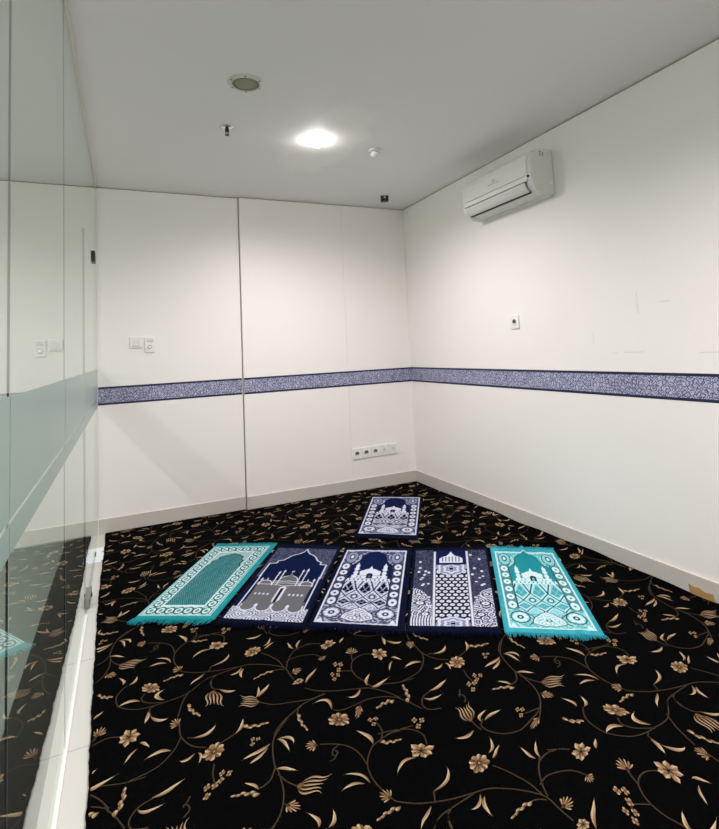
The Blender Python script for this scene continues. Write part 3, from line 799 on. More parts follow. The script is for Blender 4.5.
def design_dome(X, Y, p):
    """white domed building in a pointed niche, medallions down both sides, lattice below"""
    YA = Y
    Y = np.interp(Y, [0, 17.2, 22, 27.5, 35.5, 46.5, 71.2, 84, 92], [0, 20, 29, 39.5, 50.5, 56.5, 83, 87.5, 92])
    R = Ras(X, Y, p['mid']); sp = noise2(X, Y, .8, 3)
    R.put((sp > .58) * .55, p['light'])
    # field with a diamond lattice
    R.rect(7.2, 32.8, 16, 58, p['soft']); R.put(R.inpoly([(7.2, 16), (32.8, 16), (32.8, 58), (7.2, 58)]) * (noise2(X, Y, .7, 8) > .5) * .7, p['field'])
    fld = R.inpoly([(7.2, 18), (32.8, 18), (32.8, 58), (7.2, 58)])
    u, v = (X - 20) / 9.5, (Y - 39.5) / 22.0
    dd = np.abs(((u + v + .5) % 1) - .5); ee = np.abs(((u - v + .5) % 1) - .5)
    R.put(fld * ((np.minimum(dd, ee) < .035)) * 1.0, p['dark']); R.put(fld * ((np.abs(np.minimum(dd, ee) - .11) < .03)) * .8, p['light'])
    for y, xs in ((50.5, (10.5, 20, 29.5)), (28.5, (10.5, 20, 29.5))):
        for x in xs:
            for dx, dy in ((1.75, 0), (-1.75, 0), (0, 2.9), (0, -2.9)): R.diamond(x + dx, y + dy, 1.55, 2.5, p['clus'])
    for x in (15.25, 24.75):
        R.ell(x, 39.5, 2.2, 4.6, p['soft']); R.ell(x, 39.5, 1.5, 3.4, p['dark'], .3); R.ell(x, 39.5, .8, 2.2, p['light'])
        R.diamond(x, 28.5, 1.6, 3.0, p['mid'], .3)
    # side medallions
    R.Y = YA
    R.rect(1.2, 6.9, 18, 71, p['mid'] * .55 + p['dark'] * .3); R.rect(33.1, 38.8, 18, 71, p['mid'] * .55 + p['dark'] * .3)
    for x in (4.1, 35.9):
        for k in range(6):
            y = 22.5 + k * 8.7
            ry = 4.3 if k in (0, 5) else 3.5
            R.ell(x, y, 2.5, ry, p['dark']); R.ell(x, y, 2.2, ry - .35, p['light']); R.ell(x, y, .8, 1.1, p['mid']); R.ell(x, y, .35, .5, p['dark'])
    for x in (7.0, 33.0): R.line([(x, 19), (x, 72)], .5, p['dark'])
    R.Y = Y
    # niche
    nich = [(7.4, 58), (7.4, 79), (9, 82), (11.5, 84), (13, 87), (16, 89.3), (20, 91), (24, 89.3), (27, 87), (28.5, 84), (31, 82), (32.6, 79), (32.6, 58)]
    R.poly(nich, p['niche']); R.line(nich[1:-1], .45, p['dark'])
    # spandrel flowers
    for x in (5.6, 34.4):
        R.ell(x, 86.3, 3.8, 3.4, p['soft']); R.ell(x, 86.3, 3.8, 3.4, p['dark'], .2); R.ell(x, 86.3, 1.7, 1.5, p['dark']); R.ell(x, 86.3, 1.0, .9, p['light'])
    # building
    L = p['light']
    R.rect(7.8, 32.2, 56.5, 60, L); R.rect(9.6, 30.4, 60, 64, L); R.rect(7.8, 32.2, 59.8, 60.3, p['mid'])
    for k in range(10): R.rect(9.0 + k * 2.4, 9.9 + k * 2.4, 57.2, 59.0, p['niche'])
    for k in (0, 1, 2, 7, 8, 9): R.rect(10.6 + k * 2.0, 11.4 + k * 2.0, 61, 63, p['mid'])
    R.rect(14, 26, 64, 69, L); R.rect(14, 26, 64.0, 64.5, p['mid'])
    R.ell(20, 70, 4.6, 4.2, L); R.ell(15.4, 69, 1.7, 2.4, L); R.ell(24.6, 69, 1.7, 2.4, L)
    R.poly([(18.8, 73.4), (20, 78.5), (21.2, 73.4)], L)
    for x in (11.6, 28.4):
        R.rect(x - 1.05, x + 1.05, 60, 77, L); R.rect(x - 1.6, x + 1.6, 72.4, 73.6, L); R.rect(x - 1.5, x + 1.5, 67, 68, L); R.ell(x, 78, 1.2, 2.0, L); R.poly([(x - .7, 79), (x, 83), (x + .7, 79)], L)
        R.rect(x - 1.05, x + 1.05, 70, 70.7, p['mid'])
    R.rect(18.2, 21.8, 60.4, 65.6, p['dark']); R.ell(20, 65.6, 1.8, 2.0, p['dark']); R.rect(19.3, 20.7, 60.6, 65, p['mid'])
    # lower medallion and corner flowers
    R.line([(1.5, 22), (5, 20.5), (10, 17), (13, 13), (14, 8), (10, 4)], .6, p['dark']); R.line([(38.5, 22), (35, 20.5), (30, 17), (27, 13), (26, 8), (30, 4)], .6, p['dark'])
    rosette(R, 6.6, 12, 4.6, p); rosette(R, 33.4, 12, 4.6, p)
    og = [(12, 5.5), (12.4, 9), (13.6, 12), (15.4, 14), (17, 16.6), (18.6, 17.4), (20, 19), (21.4, 17.4), (23, 16.6), (24.6, 14), (26.4, 12), (27.6, 9), (28, 5.5), (25, 4), (22, 2.6), (20, 3.4), (18, 2.6), (15, 4)]
    R.poly(og, p['light']); R.line(og + og[:1], .5, p['dark'])
    rr = np.random.RandomState(5); q = rr.rand(9, 2) * [14, 11] + [13, 4]
    dm = np.min([np.hypot(X - a, (Y - b) / 1.2) for a, b in q], axis=0)
    R.put(R.inpoly([(20 + (a - 20) * .86, 9 + (b - 9) * .84) for a, b in og]) * (np.sin(dm * 4.2) < -.35) * .8, p['mid'])
    R.ell(20, 8.8, 1.5, 1.4, p['dark']); R.ell(20, 8.8, .8, .75, p['light'])
    for x in (2.6, 37.4): R.poly([(x - 1.6, 1.2), (x, 6), (x + 1.6, 1.2)], p['light'])
    # frame
    R.rect(.55, FW - .55, .8, FL - .8, p['light'], .4)
    return R.c

def design_star(X, Y, p):
    """dotted centre column under a crown, paisley quarters at the sides"""
    Y = np.interp(Y, [0, 38, 54, 70, 86, 92], [0, 48, 67, 78.5, 89.5, 92])
    R = Ras(X, Y, p['dark']); n = noise2(X, Y, .55, 5)
    side = (X < 10.6) | (X > 29.4)
    R.put(side * .62, p['mid'] * .55); R.put(side * (n > .55) * .22, p['soft'])
    r = np.random.RandomState(2)
    for sgn in (0, 1):
        for k in range(11):
            x, y = 1.5 + 7.5 * r.rand(), 52 + 37 * r.rand(); x = 40 - x if sgn else x
            R.ell(x, y, .75, .95, p['light'])
        # quarter rosette with scrolls
        cx = 40 if sgn else 0
        quarter = (np.hypot((X - cx) / 10.8, (Y - 10) / 39) < 1) & (side)
        quarter |= side & (Y < 12)
        R.put(quarter * .9, p['soft'])
        q = np.concatenate([r.rand(15, 2) * [11, 46], [[1.5, 3], [8.5, 4], [5, 9], [2, 14], [9, 17]]]); q[:, 0] = (40 - q[:, 0]) if sgn else q[:, 0]
        dm = np.min([np.hypot(X - a, (Y - b) / 1.5) for a, b in q], axis=0); sw = np.sin(dm * 4.8 + 1.2)
        R.put(quarter * (sw > 0) * .9, p['light']); R.put(quarter * (sw < -.55), p['dark'])
        for (x, y, q) in ((4, 28, 2.8), (6.8, 14, 2.3), (3.2, 40, 1.8), (8.2, 36, 1.5), (2.6, 7, 1.7)):
            x = 40 - x if sgn else x
            R.ell(x, y, q, q * 1.2, p['dark']); R.ell(x, y, q * .68, q * .8, p['light']); R.ell(x, y, q * .2, q * .25, p['mid'])
    # centre column
    R.rect(11, 29, 0, FL, p['dark'])
    for j in range(16):
        for i in range(-1, 8):
            x = 20 + (i - 3 + .5 * (j % 2)) * 3.4; y = 8 + j * 4.5
            if 11.4 < x < 28.6:
                R.ell(x, y, 1.22, 1.7, p['light']); R.ell(x, y, .35, .5, p['soft'])
    fl = ((np.hypot((X - 20) / 8.3, (Y - 77) / 9.5) < 1) & (Y < 78)) | ((np.hypot((X - 20) / 8.3, (Y - 0) / 11) < 1))
    fl &= (X > 11) & (X < 29)
    R.put(fl * .95, p['soft'])
    for cy in (74, 3):
        rad = np.hypot(X - 20, Y - cy); an = np.arctan2(Y - cy, X - 20)
        R.put(fl * (np.abs(Y - cy) < 14) * (np.sin(rad * 2.1 + np.cos(an * 6)) > .1) * .9, p['light'])
        R.ell(20, cy, 1.2, 1.2, p['dark'])
    R.rect(11, 29, 78, FL, p['niche'])
    crown = [(13.6, 80), (13.6, 84.5), (15.5, 86.5), (17.5, 87.2), (20, 91), (22.5, 87.2), (24.5, 86.5), (26.4, 84.5), (26.4, 80)]
    R.poly(crown, p['light'])
    for k in range(6): R.rect(15 + k * 1.85, 15.6 + k * 1.85, 81.4, 86.4, p['mid'])
    for x in (10.9, 29.1):
        R.rect(x - .8, x + .8, 0, FL, p['dark']); R.rect(x - .55, x + .55, 0, FL - 1, p['light'])
    return R.c

def design_citadel(X, Y, p):
    """grey building with thin towers under a white ogee line"""
    R = Ras(X, Y, p['niche'] * .8)
    ar = [(2.2, 20), (2.2, 67), (6.4, 67.4), (6.6, 71), (9.5, 72.4), (11, 75.5), (12.6, 79), (14.8, 81.6), (17.2, 83.2), (19.2, 86), (20.6, 90), (22, 86), (24, 83.2), (26.2, 81.6), (28.4, 79), (30, 75.5), (31.5, 72.4), (34, 71), (34, 67.4), (38, 67), (38, 20)]
    out = 1 - R.inpoly(ar)
    n = noise2(X, Y, .6, 4)
    R.put(out * .85, p['mid'] * .55); R.put(out * (n > .55) * .45, p['soft'] * .7)
    R.line(ar, .75, p['light'])
    Y = np.interp(Y, [0, 9, 14, 27, 38.5, 58, 92], [0, 16.5, 27, 41, 55, 75, 98]); R.Y = Y
    G, L = p['grey'], p['light']
    R.rect(4.5, 35.5, 25, 55, G)
    R.rect(12, 28, 55, 59, G); R.rect(12, 28, 58.4, 59, L); R.rect(4.5, 35.5, 54.6, 55.2, L)
    R.ell(20.5, 60, 5.4, 7.0, G); R.ell(20.5, 60, 5.4, 7.0, L, .25); R.rect(12, 29, 55, 59.5, G); R.line([(12, 59.6), (29, 59.6)], .6, L); R.line([(13, 57.2), (28, 57.2)], .5, L)
    R.poly([(19, 66), (20.5, 71.5), (22, 66)], G); R.ell(20.5, 72.5, .9, 1.1, L); R.ell(20.7, 72.6, .45, .6, p['niche'])
    for x in (8.2, 31.8):
        R.ell(x, 55.5, 3.9, 4.8, G); R.ell(x, 55.5, 3.9, 4.8, L, .3); R.rect(x - 4, x + 4, 50, 55, G); R.line([(x - 4, 55.2), (x + 4, 55.2)], .6, L); R.line([(x, 60), (x, 63)], .5, L)
    for x, t in ((12.6, 73), (15.2, 75), (26.2, 76), (28.8, 77), (5.0, 63), (35.4, 64)):
        R.line([(x, 54), (x, t - 2)], .6, L); R.poly([(x - .8, t - 2.5), (x, t + .5), (x + .8, t - 2.5)], L)
    for sx in (7, 26):
        for k in range(4): R.rect(sx + k * 2.3 - .5, sx + k * 2.3 + .5, 40, 42.4, L)
    R.rect(18.2, 22.2, 31, 50, L); R.ell(20.2, 50, 2.0, 2.2, L); R.rect(19.3, 21.1, 31, 49.6, p['dark'])
    # scalloped foot and scrolls
    low = Y < 27
    R.put(low * 1.0, p['soft']); R.put(low * (n > .42) * .75, L)
    rr = np.random.RandomState(7); q = np.concatenate([rr.rand(16, 2) * [40, 20], [[7.5 + 8.4 * k, 17] for k in range(4)]])
    dm = np.min([np.hypot(X - a, (Y - b) / 1.5) for a, b in q], axis=0); sw = np.sin(dm * 4.2 + .6)
    R.put(low * (sw < -.6) * .9, p['dark']); R.put(low * (sw > .2) * .8, L)
    for k in range(4):
        x = 7.5 + k * 8.4
        R.ell(x, 26, 3.7, 9.5, G); R.put(((np.abs(np.hypot((X - x) / 3.9, (Y - 26) / 9.9) - 1) < .07) & (Y < 27)) * 1.0, L)
    R.rect(4.5, 35.5, 26, 30, G)
    for k in range(5):
        x = 3.3 + k * 8.4; R.ell(x, 27, .9, 2.4, L)
    R.rect(0, 3.6, 24, 64, p['niche'] * .7); R.rect(36.8, 40, 24, 64, p['niche'] * .7)
    R.line([(2.6, 20), (2.6, 67)], .7, L); R.line([(37.6, 20), (37.6, 67)], .7, L)
    return R.c

def design_rings(X, Y, p):
    """broad ringed border round a plain stippled centre"""
    R = Ras(X, Y, p['light']); n = noise2(X, Y, .6, 9); R.put((n > .62) * .5, p['soft'])
    IX, IY = 8.6, 11.5
    R.rect(.8, FW - .8, .8, FL - .8, p['mid'], .3)
    def ring(x, y):
        R.ell(x, y, 2.4, 3.2, p['dark'], .36); R.ell(x, y, 1.0, 1.4, p['mid'])
        for sx, sy in ((1, 1), (-1, 1), (1, -1), (-1, -1)): R.ell(x + 2.5 * sx, y + 2.6 * sy, .55, .6, p['mid'])
    k = 12
    for i in range(k): 
        y = 5 + i * (FL - 10) / (k - 1); ring(4.6, y); ring(FW - 4.6, y)
    for i in range(1, 6):
        x = 4.6 + i * (FW - 9.2) / 6; ring(x, 5.2); ring(x, FL - 5.2)
    R.rect(IX - .8, FW - IX + .8, IY - 1.2, FL - IY + 1.2, p['light']); R.rect(IX - .3, FW - IX + .3, IY - .6, FL - IY + .6, p['mid'])
    R.rect(IX + .2, FW - IX - .2, IY, FL - IY, p['niche'])
    ins = (X > IX + .2) & (X < FW - IX - .2) & (Y > IY) & (Y < FL - IY)
    dots = (np.sin(X * 4.4) * np.sin(Y * 3.2 + X) > .62)
    R.put(ins * dots * .55, p['light']); R.put(ins * (n < .3) * .3, p['dark'])
    # stepped niche line
    z = [(IX + .3, 60), (IX + 1.8, 64), (IX + 1.2, 68), (IX + 3.8, 71), (IX + 3.4, 74), (IX + 7, 77), (20, 79.5)]
    up = R.inpoly([(IX, 60)] + z + [(20, FL - IY), (IX, FL - IY)]) + R.inpoly([(40 - a, b) for a, b in ([(IX, 60)] + z + [(20, FL - IY), (IX, FL - IY)])])
    R.put(np.clip(up, 0, 1) * .5, p['light'])
    R.line(z, .8, p['dark']); R.line([(40 - a, b) for a, b in z], .8, p['dark'])
    return R.c

MAT_TOP = 0.0225
M['mat'] = attr_mat('plush_prayer_mat', rough=0.95, bump=0.35, bscale=700, sheen=0.0, noise=0.10, nscale=500)
M['mat_under'] = mat('mat_backing', S((60, 64, 90)), 0.9)

def prayer_mat(label, quad, field, palette, design, fringe_b, fringe_t, bumpf, seed, dz=0.0, slant=(0, 0)):
    """quad: bl, br, tr, tl on the floor; field: printed panel in the quad's own 0-1 frame"""
    bl, br, tr, tl = [np.array(q) for q in quad]
    ctr = (bl + br + tr + tl) / 4
    dirv = (tr + tl) - (br + bl)
    rz = math.atan2(dirv[1], dirv[0]) - PI / 2
    root = thing('prayer_mat', label, 'prayer mat', (ctr[0], ctr[1], 0.0), rz, 'prayer mats laid on the carpet')
    ca, sa = math.cos(-rz), math.sin(-rz)
    def loc(u, v):
        w = (bl[0] * (1 - u) * (1 - v) + br[0] * u * (1 - v) + tr[0] * u * v + tl[0] * (1 - u) * v - ctr[0],
             bl[1] * (1 - u) * (1 - v) + br[1] * u * (1 - v) + tr[1] * u * v + tl[1] * (1 - u) * v - ctr[1])
        return w[0] * ca - w[1] * sa, w[0] * sa + w[1] * ca
    p = pal(palette)
    def zt(u, v):
        e = np.minimum(np.minimum(u, 1 - u) * 0.45, np.minimum(v, 1 - v)) / 0.012
        return 0.0172 + dz + 0.0048 * np.sqrt(np.clip(e, 0, 1)) + bumpf(u, v)
    def patch(name, u0, u1, v0, v1, nu, nv, colf):
        U, V = np.meshgrid(np.linspace(u0, u1, nu), np.linspace(v0, v1, nv))
        x, y = loc(U, V); z = zt(U, V)
        vs = np.stack([x, y, z], -1).reshape(-1, 3)
        idx = np.arange(nu * nv).reshape(nv, nu)
        fs = np.stack([idx[:-1, :-1], idx[:-1, 1:], idx[1:, 1:], idx[1:, :-1]], -1).reshape(-1, 4)
        cl = colf(U, V).reshape(-1, 3); cl = np.concatenate([cl, np.ones((len(cl), 1))], 1)
        return vs, fs, cl
    (fu0, fv0), (fu1, fv1) = field
    def fcol(U, V): return np.clip(design((U - fu0) / (fu1 - fu0) * FW, (V - fv0) / (fv1 - fv0) * FL, p), 0, 1)
    vs, fs, cl = patch('f', fu0, fu1, fv0, fv1, 168, 372, fcol)
    fo = color_mesh('printed_field', [tuple(q) for q in vs], [tuple(q) for q in fs], cl, M['mat'], root, True)
    for q in fo.data.polygons: q.use_smooth = True
    # border all round + down-turned edge
    V_, F_, C_ = [], [], []
    for a in ((0, 1, 0, fv0, 60, 8), (0, 1, fv1, 1, 60, 8), (0, fu0, fv0, fv1, 8, 90), (fu1, 1, fv0, fv1, 8, 90)):
        vs, fs, cl = patch('b', *a, lambda U, V: np.broadcast_to(p['edge'], U.shape + (3,)) * (1 + .25 * (noise2(U * 44, V * 100, 3, seed) - .5))[..., None])
        n0 = len(V_); V_ += [tuple(q) for q in vs]; F_ += [tuple(int(i) + n0 for i in q) for q in fs]; C_ += [tuple(q) for q in cl]
    per = [(t, 0) for t in np.linspace(0, 1, 40)] + [(1, t) for t in np.linspace(0, 1, 80)[1:]] + [(t, 1) for t in np.linspace(1, 0, 40)[1:]] + [(0, t) for t in np.linspace(1, 0, 80)[1:-1]]
    n0 = len(V_)
    for u, v in per:
        x, y = loc(u, v); V_.append((x, y, float(zt(u, v)))); V_.append((x, y, 0.0152 + dz + float(bumpf(u, v)) * 0.9)); C_ += [tuple(p['edge'] * .9) + (1,)] * 2
    n = len(per)
    for k in range(n):
        a, b = n0 + 2 * k, n0 + 2 * ((k + 1) % n); F_.append((a, a + 1, b + 1, b))
    bo = color_mesh('border', V_, F_, C_, M['mat'], root, True)
    # tassels at the two ends
    def fringe(v_end, length, sgn, sl, sd):
        rr = random.Random(sd); V2, F2, C2 = [], [], []
        n = int(150)
        for k in range(n):
            u = (k + rr.uniform(-.4, .4)) / (n - 1); u = min(1, max(0, u))
            x, y = loc(u, v_end); L_ = length * rr.uniform(.62, 1.05) * (0.85 + .2 * math.sin(u * 17 + sd)); dx = L_ * (sl + rr.uniform(-.28, .28)); dy = sgn * L_
            w = rr.uniform(.0017, .0027); z0 = 0.0195 + dz; z1 = 0.0175 + rr.uniform(0, .003)
            n1 = len(V2)
            sh = rr.uniform(.72, 1.2)
            for t in (0, .35, .7, 1):
                px, py = x + dx * t * t ** .2, y - sgn * .003 + dy * t; pz = z0 + (z1 - z0) * t + .003 * math.sin(t * PI) + float(bumpf(u, v_end)) * (1 - t)
                ww = w * (1 - .55 * t)
                V2 += [(px - ww, py, pz), (px + ww, py, pz), (px, py, pz + ww * 1.3)]
                C2 += [tuple(np.clip(p['edge'] * sh * (1 - .12 * t), 0, 1)) + (1,)] * 3
            for s in range(3):
                for e in range(3):
                    a, b = n1 + s * 3 + e, n1 + s * 3 + (e + 1) % 3
                    F2.append((a, b, b + 3, a + 3))
        fo = color_mesh('fringe', V2, F2, C2, M['mat'], root, True)
    if fringe_b: fringe(0.0, fringe_b, -1, slant[0], seed + 1)
    if fringe_t: fringe(1.0, fringe_t, 1, slant[1], seed + 2)
    return root

def g(x, c, w): return np.exp(-((x - c) / w) ** 2)
def bumps(*terms):
    """gentle creases; every term is (axis, centre, width, height[, other-centre, other-width])"""
    def f(u, v):
        z = np.zeros_like(np.asarray(u, dtype=float))
        for t in terms:
            a, b = (u, v) if t[0] == 'u' else (v, u)
            k = t[3] * g(a, t[1], t[2])
            if len(t) > 4: k = k * g(b, t[4], t[5])
            z = z + k
        return np.maximum(z, -0.0012)
    return f

prayer_mat('teal prayer mat with white ringed border and plain stippled centre, left end of row',
    [(-2.536, -1.604), (-2.177, -1.821), (-1.634, -0.960), (-2.002, -0.747)], ((0.02, 0.03), (0.925, 0.952)), 'teal2', design_rings,
    0.060, 0.022, bumps(('v', .56, .012, -.0012), ('u', .5, .015, -.0012), ('v', .57, .05, .002), ('u', .55, .06, .0015)), 11, 0.0, (-0.25, 0.1))
prayer_mat('navy prayer mat with grey towered building under a white pointed arch, second in row',
    [(-2.168, -1.850), (-1.806, -2.120), (-1.266, -1.238), (-1.622, -0.975)], ((0.045, 0.032), (0.955, 0.925)), 'navy', design_citadel,
    0.055, 0.015, bumps(('u', .52, .03, .003), ('v', .5, .02, .0016)), 21, 0.0, (0.0, 0))
prayer_mat('navy prayer mat with white domed building, in the middle of the five-mat row',
    [(-1.795, -2.121), (-1.420, -2.392), (-0.897, -1.528), (-1.262, -1.283)], ((0.048, 0.038), (0.93, 0.955)), 'navy', design_dome,
    0.05, 0.012, bumps(('u', .3, .05, .0025), ('v', .1, .03, .003, .6, .3)), 31, 0.0, (0.05, 0))
prayer_mat('navy prayer mat with dotted centre column between two white lines',
    [(-1.413, -2.398), (-1.051, -2.625), (-0.485, -1.765), (-0.886, -1.532)], ((0.035, 0.048), (0.970, 0.950)), 'navy', design_star,
    0.045, 0.012, bumps(('v', .48, .012, .0016), ('u', .7, .05, .002)), 41, 0.0, (0.05, 0))
prayer_mat('bright teal prayer mat with white domed building, at the right end of the row',
    [(-1.034, -2.625), (-0.683, -2.869), (-0.162, -2.009), (-0.470, -1.777)], ((0.055, 0.035), (0.945, 0.930)), 'teal', design_dome,
    0.045, 0.03, bumps(('u', .5, .030, .016, 1.0, .20), ('v', .5, .015, .0016), ('u', .78, .05, .003)), 51, 0.0, (0.1, 0.0))
prayer_mat('navy prayer mat lying alone ahead of the row, nearest the far corner',
    [(-1.137, -1.133), (-0.785, -1.406), (-0.241, -0.521), (-0.605, -0.255)], ((0.045, 0.062), (0.968, 0.955)), 'navy', design_dome,
    0.03, 0.01, bumps(('u', .4, .06, .002), ('v', .05, .04, .003, .4, .3)), 61, 0.0, (0, 0))

# ------------------------------------------------------------------ split air conditioner
t = thing('air_conditioner', 'white split air conditioner high on the right wall', 'air conditioner', (0, -1.71, 2.26))
Y0, Y1 = -0.372, 0.405      # local length
def acz(z): return z - 2.26
body = [(-0.002, 2.555), (-0.10, 2.552), (-0.145, 2.540), (-0.166, 2.52), (-0.172, 2.47), (-0.172, 2.36), (-0.160, 2.315), (-0.135, 2.285), (-0.09, 2.270), (-0.012, 2.268), (-0.002, 2.275)]
bm = NB(); prism(bm, [(x, acz(z)) for x, z in body], Y0 + 0.012, Y1 - 0.012, 0); obj('body', bm, M['white2'], t)
for s, (a, b) in enumerate(((Y0, Y0 + 0.045), (Y1 - 0.045, Y1))):
    bm = NB()
    cap = [(-0.001, 2.560), (-0.10, 2.558), (-0.150, 2.545), (-0.178, 2.520), (-0.187, 2.47), (-0.186, 2.36), (-0.172, 2.31), (-0.142, 2.274), (-0.09, 2.260), (-0.012, 2.258), (-0.001, 2.268)]
    prism(bm, [(x, acz(z)) for x, z in cap], a, b, 0)
    bmesh.ops.recalc_face_normals(bm, faces=bm.faces)
    bmesh.ops.bevel(bm, geom=[e for e in bm.edges if abs(e.verts[0].co.y - e.verts[1].co.y) < 1e-6], offset=0.004, segments=2, affect='EDGES')
    e_ = obj('end_cap', bm, M['white2'], t)
    if s == 0:
        bm = NB()
        for k, (x, z, w, h) in enumerate(((-0.108, 2.535, .016, .006), (-0.108, 2.523, .012, .005), (-0.108, 2.511, .014, .005), (-0.085, 2.532, .014, .005), (-0.085, 2.520, .016, .006), (-0.085, 2.508, .008, .005))):
            box(bm, x - w / 2, x + w / 2, Y0 - 0.0008, Y0 + 0.001, acz(z) - h / 2, acz(z) + h / 2)
        obj('sticker', bm, M['slot'], e_)
        bm = NB(); lathe(bm, [(0.012, 0), (0.012, 0.002)], 20, (-0.03, Y0 - 0.0015, acz(2.335)), 'Y'); obj('screw_cover', bm, M['white'], e_)
# curved front panel
fp = [(-0.120, 2.556), (-0.158, 2.546), (-0.184, 2.524), (-0.1945, 2.49), (-0.197, 2.45), (-0.196, 2.41), (-0.193, 2.385), (-0.181, 2.385), (-0.181, 2.48), (-0.168, 2.518), (-0.12, 2.540)]
bm = NB(); prism(bm, [(x, acz(z)) for x, z in fp], Y0 + 0.040, Y1 - 0.022, 0)
fpo = obj('front_panel', bm, M['white'], t)
bm = NB()
for k in range(9): box(bm, -0.1985, -0.1965, 0.06 - k * 0.014, 0.069 - k * 0.014, acz(2.428), acz(2.433))
for k in range(3): box(bm, -0.1985, -0.1965, 0.012 - k * 0.012, 0.020 - k * 0.012, acz(2.446), acz(2.455))
obj('emblem', bm, M['base'], fpo)
bm = NB(); box(bm, -0.180, -0.168, Y0 + 0.046, Y1 - 0.045, acz(2.380), acz(2.386)); obj('air_slot', bm, M['hole'], t)
st = [(-0.168, 2.382), (-0.192, 2.380), (-0.191, 2.350), (-0.168, 2.345)]
bm = NB(); prism(bm, [(x, acz(z)) for x, z in st], Y0 + 0.044, Y1 - 0.030, 0); obj('lower_panel', bm, M['white'], t)
# louvre flap and outlet lines
fl = [(-0.188, 2.342), (-0.184, 2.325), (-0.170, 2.300), (-0.150, 2.282), (-0.146, 2.286), (-0.164, 2.304), (-0.178, 2.328), (-0.182, 2.343)]
bm = NB(); prism(bm, [(x, acz(z)) for x, z in fl], Y0 + 0.075, Y1 - 0.05, 0); obj('louvre', bm, M['white2'], t)
bm = NB()
box(bm, -0.179, -0.165, Y0 + 0.07, Y1 - 0.045, acz(2.3425), acz(2.346))
box(bm, -0.152, -0.132, Y0 + 0.07, Y1 - 0.045, acz(2.277), acz(2.282))
obj('outlet', bm, M['hole'], t)
bm = NB(); lathe(bm, [(0.009, 0), (0.009, -0.006), (0.005, -0.008)], 16, (-0.186, Y0 + 0.034, acz(2.375)), 'X'); obj('sensor_window', bm, M['dark'], t)
bm = NB(); box(bm, -0.021, 0.0, Y0 + 0.02, Y1 - 0.005, acz(2.250), acz(2.272), 0, bevel=0.003); obj('mounting_plate', bm, M['white2'], t)

# ------------------------------------------------------------------ ceiling fixtures
def ceil_thing(name, label, cat, x, y, rz=0, group=None): return thing(name, label, cat, (x, y, H), rz, group)
t = ceil_thing('ceiling_speaker', 'round white ceiling speaker with grey grille', 'speaker', -1.985, -2.020)
bm = NB()
lathe(bm, [(0.067, -0.0085), (0.070, -0.0115), (0.081, -0.0095), (0.090, -0.004), (0.092, 0.0)], 48, cap=False)
obj('ring', bm, M['ring'], t)
bm = NB(); lathe(bm, [(0.069, -0.0075), (0.04, -0.0085), (0.001, -0.009)], 48, cap=True); obj('grille', bm, M['grille'], t)
for k in range(6):
    a = k * PI / 3 + 0.3
    bm = NB(); lathe(bm, [(0.0042, -0.004), (0.0042, -0.0115), (0.002, -0.0122)], 10, (0.080 * math.cos(a), 0.080 * math.sin(a), 0)); obj('screw', bm, M['slot'], t)

t = ceil_thing('sprinkler_head', 'small chrome fire sprinkler hanging from the ceiling', 'sprinkler', -1.982, -1.446)
bm = NB(); lathe(bm, [(0.042, 0), (0.041, -0.004), (0.026, -0.010), (0.012, -0.012)], 28); obj('escutcheon', bm, M['chrome'], t)
bm = NB(); lathe(bm, [(0.0125, -0.009), (0.0125, -0.024), (0.009, -0.028)], 16); obj('body', bm, M['darkmetal'], t)
bm = NB()
for s in (-1, 1): box(bm, s * 0.009 - 0.002, s * 0.009 + 0.002, -0.003, 0.003, -0.048, -0.026)
box(bm, -0.011, 0.011, -0.003, 0.003, -0.050, -0.046)
obj('frame', bm, M['darkmetal'], t)
bm = NB(); lathe(bm, [(0.0025, -0.027), (0.003, -0.036), (0.0025, -0.046)], 10); obj('bulb', bm, mat('red_bulb', S((120, 40, 30)), 0.15), t)
bm = NB(); lathe(bm, [(0.003, -0.049), (0.013, -0.051), (0.013, -0.0525)], 20); obj('deflector', bm, M['darkmetal'], t)

def downlight(x, y, label, group, lm, watts, cone, name='ceiling_lamp'):
    t = ceil_thing(name, label, 'lamp', x, y, 0, group)
    bm = NB(); lathe(bm, [(0.041, -0.003), (0.044, -0.004), (0.048, -0.003), (0.050, 0.0)], 40, cap=False); obj('ring', bm, M['ring'], t)
    bm = NB(); lathe(bm, [(0.042, -0.002), (0.042, -0.006), (0.039, -0.026), (0.025, -0.042), (0.002, -0.048)], 40, cap=False); obj('lens', bm, lm, t, smooth=True)
    ld = bpy.data.lights.new('lamp_beam', 'SPOT'); ld.energy = watts; ld.color = (1.0, 0.940, 0.955)
    ld.spot_size = math.radians(cone); ld.spot_blend = 0.7; ld.shadow_soft_size = 0.05
    lo = bpy.data.objects.new('lamp_beam', ld); C.objects.link(lo); lo.parent = t; lo.location = (0, 0, -0.060)
    return t
downlight(-1.398, -1.427, 'bright round ceiling lamp between the sprinkler and smoke detector', None, M['lamp'], 88, 170)
for (x, y) in ((-1.398, -4.05), (-1.398, -6.0)):
    downlight(x, y, 'round ceiling lamp over the near end of the room', 'ceiling lamps behind the viewer', M['lamp'], 104, 163)
for (x, y) in ((-4.15, -1.6), (-4.15, -4.6)):
    downlight(x, y, 'round corridor lamp beyond the glass', 'corridor lamps beyond the glass', M['lamp2'], 60, 160)

t = ceil_thing('smoke_detector', 'small white smoke detector on the ceiling right of the lamp', 'smoke detector', -0.955, -1.385)
bm = NB(); lathe(bm, [(0.042, 0), (0.042, -0.010), (0.036, -0.014)], 28); obj('base', bm, M['white2'], t)
bm = NB(); lathe(bm, [(0.026, -0.012), (0.026, -0.024), (0.033, -0.029), (0.031, -0.040), (0.018, -0.049), (0.001, -0.050)], 28); obj('sensor_head', bm, M['white'], t, smooth=False)

